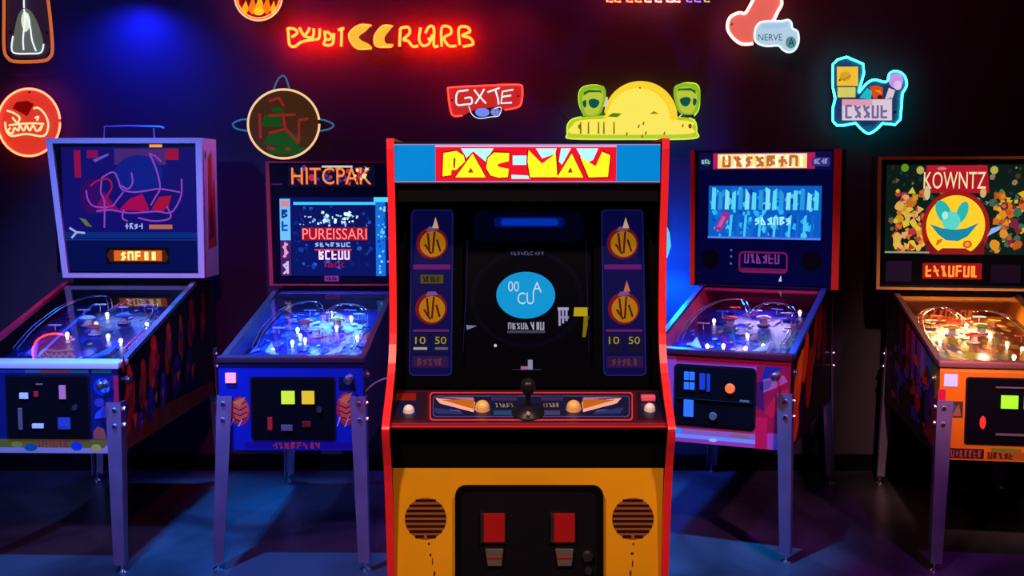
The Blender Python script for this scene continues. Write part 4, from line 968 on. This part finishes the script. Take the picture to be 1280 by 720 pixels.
pinball(3, 'orange-yellow pinball machine with a gold framed backbox, at the far right', dict(body=M['orange_wood'], play=M['play_red'], bbody=M['dark'], frame=M['gold'], frame_b=M['gold'], frame_w=(.016, .016, .014, .012), bar=mat('copper_lockdown_bar', (.35, .15, .10), .35, .5), apron=M['play_red']),
        (1182, 455, 1395, 575), (1096, 195, 1303, 362), f3, s3, bb3, p3, gi3, (mat('brown_side_rail', (.25, .12, .08), .35, .5), M['bar_dark']))

# ================================================================== NEON SIGNS ON THE BACK WALL
YS = YW - 0.075                    # tubes stand off the wall
PXM = at(641, 150, YS).x - at(640, 150, YS).x      # metres per photo pixel on that plane
class Sign:
    def __init__(s, cx, cy, label, cat='neon sign', name='neon_sign', group=None):
        s.o = at(cx, cy, YS); s.t = thing(name, label, cat, s.o, 0, group); s.Y = YS
    def p(s, x, y, d=0.0):
        v = at(x, y, YS); return Vector((v.x - s.o.x, -d, v.z - s.o.z))
    def tube(s, paths, m, wpx=2.6, name='neon_tube', d=0.0, closed=False):
        for q in paths: MB().tube([s.p(x, y, d) for x, y in q], wpx / 2 * PXM, closed, 8).build(name, M[m], s.t, True)
    def panel(s, pts, m, name='backing_panel', d=-.012, th=.005):
        mb = MB(); b = mb.bm
        v0 = [b.verts.new(s.p(x, y, d)) for x, y in pts]; v1 = [b.verts.new(s.p(x, y, d - th)) for x, y in pts]
        b.faces.new(v0); b.faces.new(v1[::-1])
        for i in range(len(pts)): b.faces.new((v0[i], v0[(i + 1) % len(pts)], v1[(i + 1) % len(pts)], v1[i]))
        bmesh.ops.recalc_face_normals(b, faces=b.faces)
        bmesh.ops.triangulate(b, faces=[f for f in b.faces if len(f.verts) > 4])
        return mb.build(name, m if not isinstance(m, str) else M[m], s.t)
    def art(s, x0, y0, x1, y1, e=1.0, d=-.006):
        a = s.p(x0, y1, d); return Art(a, s.p(x1, y1, d) - a, s.p(x0, y0, d) - a, (x0, y0, x1, y1), e, 0)
    def mounts(s, pts):
        for x, y in pts:
            c = s.p(x, y); MB().cyl((c.x, .003, c.z), (c.x, YW - YS - .0005, c.z), .005, n=8).build('wall_standoff', M['dark'], s.t)
def glow(name, rgb, k=1.0): 
    return mat(name, (.02, .02, .02), .5, emit=rgb, strength=k)
# orange lettering
g = Sign(475, 47, 'long orange neon lettering sign glowing red on the wall, above the planet-like ring')
def L_(pts, k=4): return spline(pts, k)
def ox(pts): return [(350 + x / 5.12, 20 + y / 5.12) for x, y in pts]
letters = [ox(L_([(50, 75), (55, 130), (62, 185), (95, 195), (130, 170), (170, 158), (225, 150), (250, 140), (255, 80)])),
           ox(L_([(55, 78), (95, 85), (110, 110), (75, 135)])), ox(L_([(125, 75), (150, 120), (175, 105), (190, 75)])), ox(L_([(150, 125), (195, 140), (215, 120), (215, 80)])),
           ox(L_([(285, 95), (290, 150), (280, 180), (315, 188), (340, 170), (345, 110)])), ox(L_([(300, 100), (330, 125), (318, 150), (300, 150)])),
           ox([(395, 75), (392, 195)]), ox([(372, 90), (410, 78)]),
           ox([(765, 195), (770, 80)]), ox(L_([(770, 78), (820, 72), (830, 110), (790, 150), (820, 160), (850, 195), (885, 190)])), ox(L_([(900, 75), (890, 150), (915, 190), (955, 175), (975, 120)])),
           ox(L_([(930, 110), (955, 68), (985, 80), (985, 190), (1015, 190)])), ox(L_([(945, 150), (990, 130)])), ox(L_([(1035, 195), (1035, 75), (1085, 72), (1095, 110), (1050, 140), (1080, 190), (1130, 190)])),
           ox(L_([(1150, 185), (1145, 80), (1195, 70), (1215, 100), (1165, 125), (1215, 140), (1235, 180), (1170, 195)]))]
g.tube(letters, 'n_orange', 3.3)
amber = glow('amber_letter_face', (1.0, .52, .03), .95)
g.panel(ox(L_([(585, 60), (520, 55), (470, 80), (440, 120), (455, 170), (500, 210), (585, 208), (570, 180), (520, 155), (505, 130), (545, 100)], 3)), amber, 'filled_letter', d=0)
g.panel(ox(L_([(722, 65), (665, 60), (620, 100), (602, 150), (620, 195), (715, 198), (722, 178), (680, 175), (668, 140), (690, 105)], 3)), amber, 'filled_letter', d=0)
g.tube([ox(L_([(585, 60), (520, 55), (470, 80), (440, 120), (455, 170), (500, 210), (585, 208)])), ox(L_([(722, 65), (665, 60), (620, 100), (602, 150), (620, 195), (715, 198)]))], 'n_orange', 1.6)
g.mounts([(365, 56), (425, 40), (500, 56), (590, 50)])
# flaming ring, cut by the top edge
g = Sign(323, -4, 'round amber neon ring with flame shapes, cut by the top edge of the view')
g.tube([arc(323, -4, 29.5, 29.5, 0, 352, 48)], 'n_warm', 2.4); g.tube([arc(323, -4, 26.5, 26.5, 0, 352, 48)], 'n_orange', 1.2)
A = g.art(294, -33, 352, 25, .8); A.ell(323, -4, 27, 27, (90, 14, 8), .9, n=32)
for k, (x, w_, hh) in enumerate(((306, 5, 16), (315, 6, 22), (324, 6, 28), (333, 6, 22), (341, 4, 16))): A.poly([(x - w_, 12), (x, 18), (x + w_, 12), (x + 1, 16 - hh)], (235, 120, 15) if k % 2 else (240, 170, 20), 1.0)
A.ell(323, 14, 7, 5, (250, 190, 40), 1.1); A.build('flame_artwork', g.t); g.mounts([(323, 20), (302, -10), (344, -10)])
# ring with cyan loops
g = Sign(355, 155, 'yellow neon ring with a dark green disc and three dim cyan loops')
g.tube([arc(355, 155, 44.5, 43, 0, 353, 56)], 'n_warm', 2.8, d=.01)
g.tube([L_([(342, 112), (347, 100), (352, 95), (357, 97), (362, 112)]), L_([(311, 149), (300, 150), (291, 155), (296, 161), (311, 164)]), L_([(399, 149), (408, 151), (417, 156), (412, 161), (399, 164)])], 'n_dimcyan', 2.2, 'neon_loop')
A = g.art(311, 112, 399, 198, .6, -.01); A.ell(355, 155, 43, 42, (70, 40, 22), .75, n=40)
for p in ([(328, 180), (372, 186), (376, 172), (360, 163), (336, 168)], [(327, 158), (352, 158), (350, 146), (330, 143)], [(340, 140), (356, 142), (352, 134), (338, 135)], [(330, 193), (374, 193), (384, 184), (340, 184)]): A.poly(p, (24, 78, 24), .8)
for p in ([(336, 144), (368, 143)], [(353, 143), (356, 160), (372, 178)], [(336, 166), (356, 161)], [(324, 142), (325, 172)], [(373, 176), (373, 150), (384, 148)], [(334, 184), (342, 186)], [(357, 185), (362, 187)], [(336, 126), (348, 122), (354, 132)]): A.line(p, 3.2, (150, 38, 36), .8)
A.build('ring_artwork', g.t); g.mounts([(355, 110), (318, 175), (392, 175)])
# red badge
g = Sign(606, 125, 'small red neon badge with white capital letters over a blue oval')
def bx(pts): return [(550 + x / 11.13, 95 + y / 11.13) for x, y in pts]
redf = glow('red_badge_face', (.62, .018, .012), .9)
g.panel(bx(L_([(110, 180), (600, 140), (1100, 120), (1150, 170), (1140, 380), (1080, 440), (880, 470), (840, 420), (450, 480), (320, 550), (170, 540), (140, 400)], 2)), redf)
g.tube([bx(L_([(110, 190), (150, 160), (600, 135), (1080, 120), (1145, 180), (1130, 380), (1060, 440), (900, 470)])), bx(L_([(110, 190), (130, 380), (175, 545), (310, 550)]))], 'n_red', 1.8)
g.tube([bx(L_([(395, 195), (330, 205), (250, 220), (225, 300), (240, 400), (350, 395), (440, 380), (430, 300), (340, 310)])), bx([(475, 190), (540, 275), (640, 380)]), bx([(615, 180), (560, 280), (490, 385)]), bx([(660, 225), (760, 190), (830, 165)]), bx([(770, 190), (810, 330), (815, 395)]),
        bx([(1020, 190), (870, 215), (850, 380), (1000, 370)]), bx([(860, 290), (990, 270)])], 'n_white', 2.0, 'white_lettering')
A = g.art(590, 132, 626, 148, .9, 0); A.ell(603, 140.5, 9, 5.5, (110, 140, 240), 1.0); A.ell(619, 140, 6, 5, (140, 150, 235), .9); A.text('CO', 613, 137, 624, 143, (60, 70, 150), .6); A.build('blue_oval', g.t)
g.tube([bx(L_([(400, 420), (450, 540), (550, 590), (700, 570), (820, 550), (850, 440), (760, 450)]))], 'n_white', 1.0, 'oval_outline')
g.mounts([(565, 125), (648, 120)])
# sun between two green heads
g = Sign(791, 140, 'yellow neon sun sign with green alien heads at both ends, above the marquee')
def sx_(pts): return [(700 + x / 6.737, 90 + y / 6.737) for x, y in pts]
base = sx_(L_([(60, 540), (58, 460), (95, 400), (180, 378), (600, 350), (1090, 385), (1140, 420), (1150, 500), (1125, 560), (600, 566), (110, 566)], 3, ) if False else spline([(60, 530), (62, 450), (100, 400), (180, 378), (600, 350), (1090, 385), (1140, 420), (1150, 500), (1120, 560), (600, 566), (100, 562)], 3, True))
sunp = sx_(arc(680, 380, 310, 305, 180, 360, 40) + [(990, 500), (370, 500)])
limf = glow('lime_sign_face', (.46, .58, .01), 1); yelf = glow('yellow_sign_face', (.96, .66, .02), 1); palef = glow('pale_yellow_sign_face', (.96, .80, .09), 1)
g.panel(base, limf, 'base_panel', -.012); g.panel(sunp, yelf, 'sun_disc', -.006)
g.panel(sx_(arc(660, 400, 265, 265, 180, 360, 30) + [(925, 470), (395, 470)]), palef, 'sun_centre', -.003, .002)
g.panel(sx_(spline([(100, 520), (105, 450), (180, 405), (500, 395), (1080, 410), (1110, 470), (1100, 520), (600, 528)], 3, True)), palef, 'letter_band', -.002, .003)
A = g.art(700, 90, 890, 176, .8, .003)
def aa(pts): return sx_(pts)
dk = (110, 130, 20)
for x in (175, 240, 325, 370, 455): A.poly(aa([(x - 8, 520), (x + 6, 520), (x + 4, 420), (x - 6, 420)]), dk)
for x, y in ((660, 455), (700, 430), (690, 540), (720, 512), (560, 520), (876, 515), (1030, 450)): A.poly(aa([(x - 8, y + 16), (x + 6, y + 14), (x + 10, y - 14), (x - 2, y - 10)]), (150, 110, 20))
A.poly(aa([(400, 375), (480, 380), (520, 350), (440, 345)]), (90, 140, 15)); A.poly(aa([(750, 352), (830, 352), (790, 330)]), (150, 140, 20)); A.poly(aa([(235, 372), (380, 365), (380, 340), (240, 350)]), (60, 110, 15)); A.ell(*sx_([(1093, 455)])[0], 2.2, 3, (130, 70, 20)); A.ell(*sx_([(165, 460)])[0], 2, 3, (130, 110, 20))
A0 = A
for mir, cx in ((1, 265), (-1, 1070)):
    A = g.art(700, 90, 890, 176, .8, .006)
    def hx_(pts): return sx_([(cx + mir * (x - 265), y - (15 if mir < 0 else 0)) for x, y in pts])
    def pol(pts, c, e): 
        q = hx_(pts); A.poly(q if mir == 1 else q[::-1], c, e)
    pol(spline([(205, 370), (165, 280), (160, 180), (200, 125), (300, 110), (370, 130), (385, 190), (370, 270), (330, 360)], 3, True)[::-1], (140, 190, 40), .9)
    pol(spline([(225, 360), (190, 270), (190, 190), (225, 150), (300, 140), (350, 165), (360, 210), (345, 280), (310, 350)], 3, True)[::-1], (190, 205, 60), .9)
    pol([(195, 200), (200, 170), (240, 150), (340, 155), (350, 180), (330, 170), (240, 172)][::-1], (30, 110, 15), .9)
    pol(spline([(240, 240), (280, 225), (330, 245), (315, 290), (280, 305), (250, 285)], 3, True)[::-1], (8, 90, 70), .9)
    pol(spline([(190, 250), (215, 235), (222, 270), (212, 300), (195, 285)], 3, True)[::-1], (8, 90, 60), .9)
    A.build('alien_head', g.t)
A = A0
A.poly(aa([(330, 300), (400, 290), (400, 210), (360, 205)]), (215, 215, 170), .9); A.line(aa([(1000, 380), (1060, 320), (1090, 330)]), 1.6, (220, 225, 150), .9); A.poly(aa([(1020, 365), (1050, 380), (1085, 340), (1050, 335)]), (50, 80, 20), .8)
A.build('sign_artwork', g.t)
g.tube([sx_(spline([(60, 530), (62, 450), (100, 400), (180, 378)], 4)) , sx_(spline([(1090, 385), (1140, 420), (1150, 500), (1120, 560), (600, 566), (100, 562), (60, 530)], 5)),
        sx_(spline([(205, 370), (165, 280), (160, 180), (200, 125), (300, 110), (370, 130)], 4)), sx_(spline([(960, 175), (1000, 110), (1100, 92), (1170, 130), (1170, 300), (1130, 370)], 4))], 'n_lime', 1.8)
g.mounts([(720, 165), (800, 110), (865, 165)])
# lettering cut by the top edge
g = Sign(822, -12, 'peach and violet neon lettering, only its lower edge below the top of the view')
def capital(x, w_, y0=-24, y1=2): return [[(x, y0), (x, y1), (x + w_, y1)], [(x, (y0 + y1) / 2), (x + w_, (y0 + y1) / 2)], [(x, y0), (x + w_, y0)]]
q = []
for x in (759, 769, 784, 795): q += capital(x, 7)
g.tube(q, 'n_coral', 2.4, 'orange_lettering'); q = []
for x in (807, 820, 834, 843): q += capital(x, 7)
g.tube(q, 'n_peach', 2.4, 'peach_lettering'); g.tube(capital(859, 6) + capital(869, 7), 'n_violet', 2.4, 'violet_lettering'); g.tube(capital(881, 6), 'n_warm', 2.2, 'warm_lettering')
g.mounts([(765, -10), (880, -10)])
# heart
g = Sign(950, 25, 'coral heart-shaped neon sign with a white lettered cloud at its lower right')
def hh(pts): return [(890 + x / 9, y / 9) for x, y in pts]
out = spline([(460, 490), (340, 495), (240, 430), (175, 320), (200, 200), (300, 145), (370, 150), (420, 80), (490, -40), (620, -110), (750, -60), (785, 40), (740, 130), (680, 240), (560, 300)], 4)
g.panel(hh(out), glow('coral_heart_face', (.78, .13, .10), .95)); g.tube([hh(out[:-4])], 'n_peach', 3.6)
cl = spline([(490, 470), (480, 350), (530, 260), (640, 240), (780, 240), (850, 225), (890, 260), (900, 320), (960, 360), (970, 470), (930, 560), (860, 590), (790, 560), (740, 515), (600, 520)], 3, True)
g.panel(hh(cl), glow('white_cloud_face', (.45, .66, .80), .95), 'cloud_panel', .004); g.tube([hh(cl)], 'n_white', 2.6, 'cloud_outline', .008, True)
A = g.art(945, 22, 1000, 66, .9, .012); A.poly(hh([(545, 330), (760, 320), (850, 300), (840, 265), (560, 280)]), (170, 205, 240), .9); A.text('NERVE', 947, 43, 977, 51, (70, 95, 110), .7); A.ell(*hh([(880, 480)])[0], 6.5, 7.5, (90, 150, 160), .8); A.text('A', 985, 48, 992, 58, (25, 60, 80), .6); A.build('cloud_artwork', g.t)
g.tube([hh(spline([(850, 0), (950, 40), (1010, 180), (1015, 420), (960, 600), (800, 660), (600, 620)], 5))], 'n_dimrose' if 'n_dimrose' in M else 'n_dimcyan', 1.0, 'dim_outline') if False else None
g.mounts([(915, 30), (975, 30)])
# cyan outlined sign
g = Sign(1083, 120, 'cyan outlined neon sign with a yellow block and white letters, at the right')
def cy(pts): return [(1020 + x / 6.26, 60 + y / 6.26) for x, y in pts]
ol = [(150, 395), (130, 300), (130, 130), (170, 90), (240, 70), (370, 125), (375, 200), (335, 340)]
ol2 = spline([(335, 350), (400, 275), (460, 248), (550, 265), (575, 200), (630, 180), (690, 215), (710, 290), (675, 355)], 4)
ol3 = [(675, 355), (668, 470), (660, 560), (620, 600), (520, 590)]
ol4 = spline([(520, 590), (470, 640), (410, 670), (355, 635), (310, 588)], 4)
ol5 = [(310, 588), (220, 605), (160, 605), (130, 570), (132, 470), (150, 395)]
path = cy(ol + ol2 + ol3 + ol4 + ol5)
g.panel(path[:-1], glow('navy_sign_face', (.008, .02, .12), .8)); g.tube([path], 'n_cyan', 2.6)
A = g.art(1037, 70, 1136, 168, .9, -.004)
A.rect(*cy([(165, 145)])[0], *cy([(330, 295)])[0], (245, 195, 60)); A.rect(*cy([(170, 305)])[0], *cy([(310, 385)])[0], (215, 210, 100)); A.ell(*cy([(230, 220)])[0], 7, 6, (220, 165, 40)); A.line(cy([(190, 235), (215, 250), (270, 215)]), 1.2, (170, 120, 30))
A.poly(cy([(340, 390), (430, 400), (440, 340), (400, 310)]), (30, 190, 205)); A.poly(cy([(420, 300), (450, 395), (520, 390), (525, 310), (480, 290)]), (215, 80, 30)); A.poly(cy([(455, 330), (520, 360), (500, 330)]), (245, 150, 60)); A.ell(*cy([(500, 385)])[0], 3, 3, (90, 10, 20))
A.ell(*cy([(625, 255)])[0], 9, 9.5, (200, 150, 225)); A.ell(*cy([(640, 290)])[0], 5, 6, (235, 190, 240)); A.poly(cy([(540, 400), (600, 390), (620, 330), (570, 310)]), (225, 200, 220)); A.poly(cy([(555, 430), (600, 400), (580, 380)]), (120, 150, 60))
A.rect(*cy([(205, 400)])[0], *cy([(595, 565)])[0], (225, 205, 225)); A.rect(*cy([(205, 400)])[0], *cy([(440, 450)])[0], (225, 160, 185)); A.marks(5, *cy([(230, 445)])[0], *cy([(575, 548)])[0], (120, 110, 160), .8); A.ell(*cy([(410, 625)])[0], 7, 3.5, (15, 90, 120))
A.build('sign_artwork', g.t); g.mounts([(1050, 100), (1120, 140)])
# red round sign
g = Sign(36, 153, 'round red neon sign with cream scribbled lettering, behind the white framed backbox')
def rc(pts): return [(x / 6, 90 + y / 6) for x, y in pts]
g.panel(arc(36, 153, 38.5, 41, 0, 350, 36), glow('red_disc_face', (.75, .035, .012), .95)); g.tube([arc(36, 153, 39, 42, 0, 354, 56)], 'n_coral', 2.6)
cr_ = glow('cream_letter_tube', (1.3, .82, .36), 1.0); M['cream'] = cr_
g.tube([rc(spline([(55, 290), (110, 310), (150, 345), (130, 380), (95, 340)], 4)), rc(spline([(40, 375), (50, 440), (90, 480), (200, 465), (330, 480), (365, 400), (340, 320), (290, 270), (255, 275)], 4)), rc(spline([(80, 420), (60, 445), (95, 460), (110, 420), (140, 440), (150, 400), (180, 440), (200, 400), (225, 440), (250, 400), (280, 445), (320, 400), (300, 440)], 4)),
        rc(spline([(70, 400), (150, 390), (250, 385), (330, 390)], 4)), rc(spline([(265, 345), (290, 335), (280, 365)], 4))], 'cream', 2.4, 'cream_lettering', .004)
A = g.art(0, 112, 75, 195, .6, -.004); A.poly(rc([(90, 270), (200, 330), (250, 240), (200, 215), (120, 225)]), (170, 8, 4), .5); A.build('dark_patch', g.t); g.mounts([(36, 115), (60, 180)])
# jar shaped sign
g = Sign(35, 28, 'orange jar-shaped neon sign with a white bell figure, in the upper left corner')
def jr(pts): return [(x / 4, y / 4) for x, y in pts]
jar = spline([(20, -100), (20, 60), (20, 240), (40, 290), (80, 308), (210, 305), (250, 285), (262, 240), (252, 100), (240, 0), (225, -100)], 4)
g.tube([jr(jar)], 'n_jar' if 'n_jar' in M else 'n_warm', 3.4) if False else None
M['n_amberdim'] = neon('dim_orange_neon', (.60, .125, .006))
g.tube([jr(jar)], 'n_amberdim', 4.2); g.panel(jr([(30, -80), (30, 240), (60, 290), (220, 290), (245, 240), (230, -80)]), glow('brown_jar_face', (.02, .006, .004), 1.0))
g.panel(jr(spline([(120, 40), (90, 70), (70, 150), (60, 230), (80, 262), (150, 265), (205, 262), (215, 225), (190, 130), (155, 60)], 3, True)), glow('grey_bell_face', (.10, .11, .08), 1.0), 'bell_panel', -.006)
g.tube([jr(spline([(65, 180), (58, 240), (75, 266), (150, 268), (205, 262), (218, 220)], 4)), jr(spline([(120, 45), (125, 90), (120, 140), (115, 200), (118, 250)], 4)), jr(spline([(130, 70), (150, 130), (160, 200), (180, 255)], 4)), jr([(118, -60), (120, 40)])], 'n_white', 2.0, 'white_outline')
g.panel(jr(spline([(115, 60), (105, 110), (125, 160), (150, 120), (140, 70)], 3, True)), glow('bright_bell_face', (.75, .78, .55), 1.0), 'bell_highlight', -.003); g.mounts([(12, 40), (58, 40)])

# ================================================================== LAMPS
def par_can(loc, aim, label, lens, color, power, spot=70, blend=.6):
    t = thing('stage_light', label, 'lamp', loc)
    d = (Vector(aim) - Vector(loc)).normalized()
    MB().lathe([(.03, -.20), (.055, -.17), (.065, -.06), (.075, 0), (.072, 0), (.060, -.05), (.05, -.10)], (0, 0, 0), d).build('lamp_housing', M['satin'], t, True)
    MB().lathe([(.045, -.052), (.058, -.046), (.045, -.038), (.0005, -.034)], (0, 0, 0), d).build('lens', lens, t, True)
    MB().tube([(-.085, 0, -.0), (-.085, 0, .12), (.085, 0, .12), (.085, 0, 0)], .006).build('yoke', M['satin'], t)
    MB().cyl((0, 0, .12), (0, 0, 3.4 - loc[2]), .010).build('hanging_rod', M['satin'], t)
    lamp('stage_light_beam', 'SPOT', d * .01, color, power, None, .03, spot=spot, blend=blend, parent=t).rotation_euler = d.to_track_quat('-Z', 'Y').to_euler()
    return t
pL = at(166, -6, YW - .20)
par_can(tuple(pL), tuple(pL + Vector((-.02, .10, -.3))), 'stage light with a pink lens washing the left wall blue, at the top edge', glow('pink_lens', (1.8, .25, .9)), (.003, .012, 1.0), 80, 150, 1.0)
pR = at(640, -12, YW - .22)
par_can(tuple(pR), tuple(pR + Vector((0, .10, -.18))), 'stage light throwing red on the wall above the central cabinet', glow('red_lens', (2.5, .05, .03)), (1, .01, .02), 5, 120, 1.0)
# blue wall lamp half hidden behind the cabinet
pB = at(822, 300, YW - .06)
t = thing('wall_lamp', 'cyan-white wall lamp on the blue-lit wall, half hidden behind the central cabinet', 'lamp', pB)
MB().lathe([(.05, .06), (.05, .045), (.03, .035), (.02, 0)], (0, 0, 0), (0, 1, 0)).build('wall_plate', M['satin'], t, True)
MB().lathe([(.015, -.12), (.05, -.09), (.068, -.03), (.060, .04), (.035, .10), (.018, .14), (.012, .17)], (0, -.03, 0), (0, 0, 1)).build('glass_shade', glow('cyan_shade', (.08, .62, 1.1)), t, True)
MB().lathe([(.014, -.20), (.02, -.18), (.02, -.14), (.01, -.12)], (.012, -.03, 0), (0, 0, 1)).build('finial', glow('pale_finial', (.3, .7, 1.0)), t, True)
lamp('wall_lamp_light', 'POINT', (0.06, -.20, -.12), (.001, .07, 1.0), 55, size=.04, parent=t)
lamp('wall_lamp_light', 'SPOT', (0.05, -.16, -.10), (.001, .10, 1.0), 110, size=.04, spot=150, blend=.5, parent=t)
# wire bracket above the left backbox
a = at(130, 172, 5.72)
mb = MB(); P3 = lambda x, y: at(x, y, 5.72) - a
mb.tube([P3(130, 175), P3(130.5, 158), P3(160, 157), P3(200, 158), P3(205, 160)], .004); mb.tube([P3(192, 160), P3(193, 175)], .003)
o = mb.build('wire_bracket', mat('grey_wire', (.35, .35, .45), .4, .6), None, True); o.location = a
tag(o, 'thin bent wire bracket standing on top of the white framed backbox', 'bracket')
# loose cable at the right of the navy machine
c = [at(x, y, Y) for x, y, Y in ((455, 492, 4.62), (462, 484, 4.64), (472, 477, 4.68), (484, 473, 4.72), (496, 474, 4.76), (505, 500, 4.8), (508, 560, 4.8), (506, 640, 4.8))]
c.append(Vector((c[-1].x, c[-1].y + .02, .006))); c.append(Vector((c[-1].x + .25, c[-1].y + .2, .006)))
mm = PINS[1]; inv = (Matrix.Translation(mm.location) @ Matrix.Rotation(mm.rotation_euler.z, 4, 'Z')).inverted()
MB().tube([inv @ Vector(v) for v in spline([tuple(v) for v in c], 5)], .004, n=6).build('power_cord', mat('grey_cable', (.3, .3, .35), .5), mm, True)
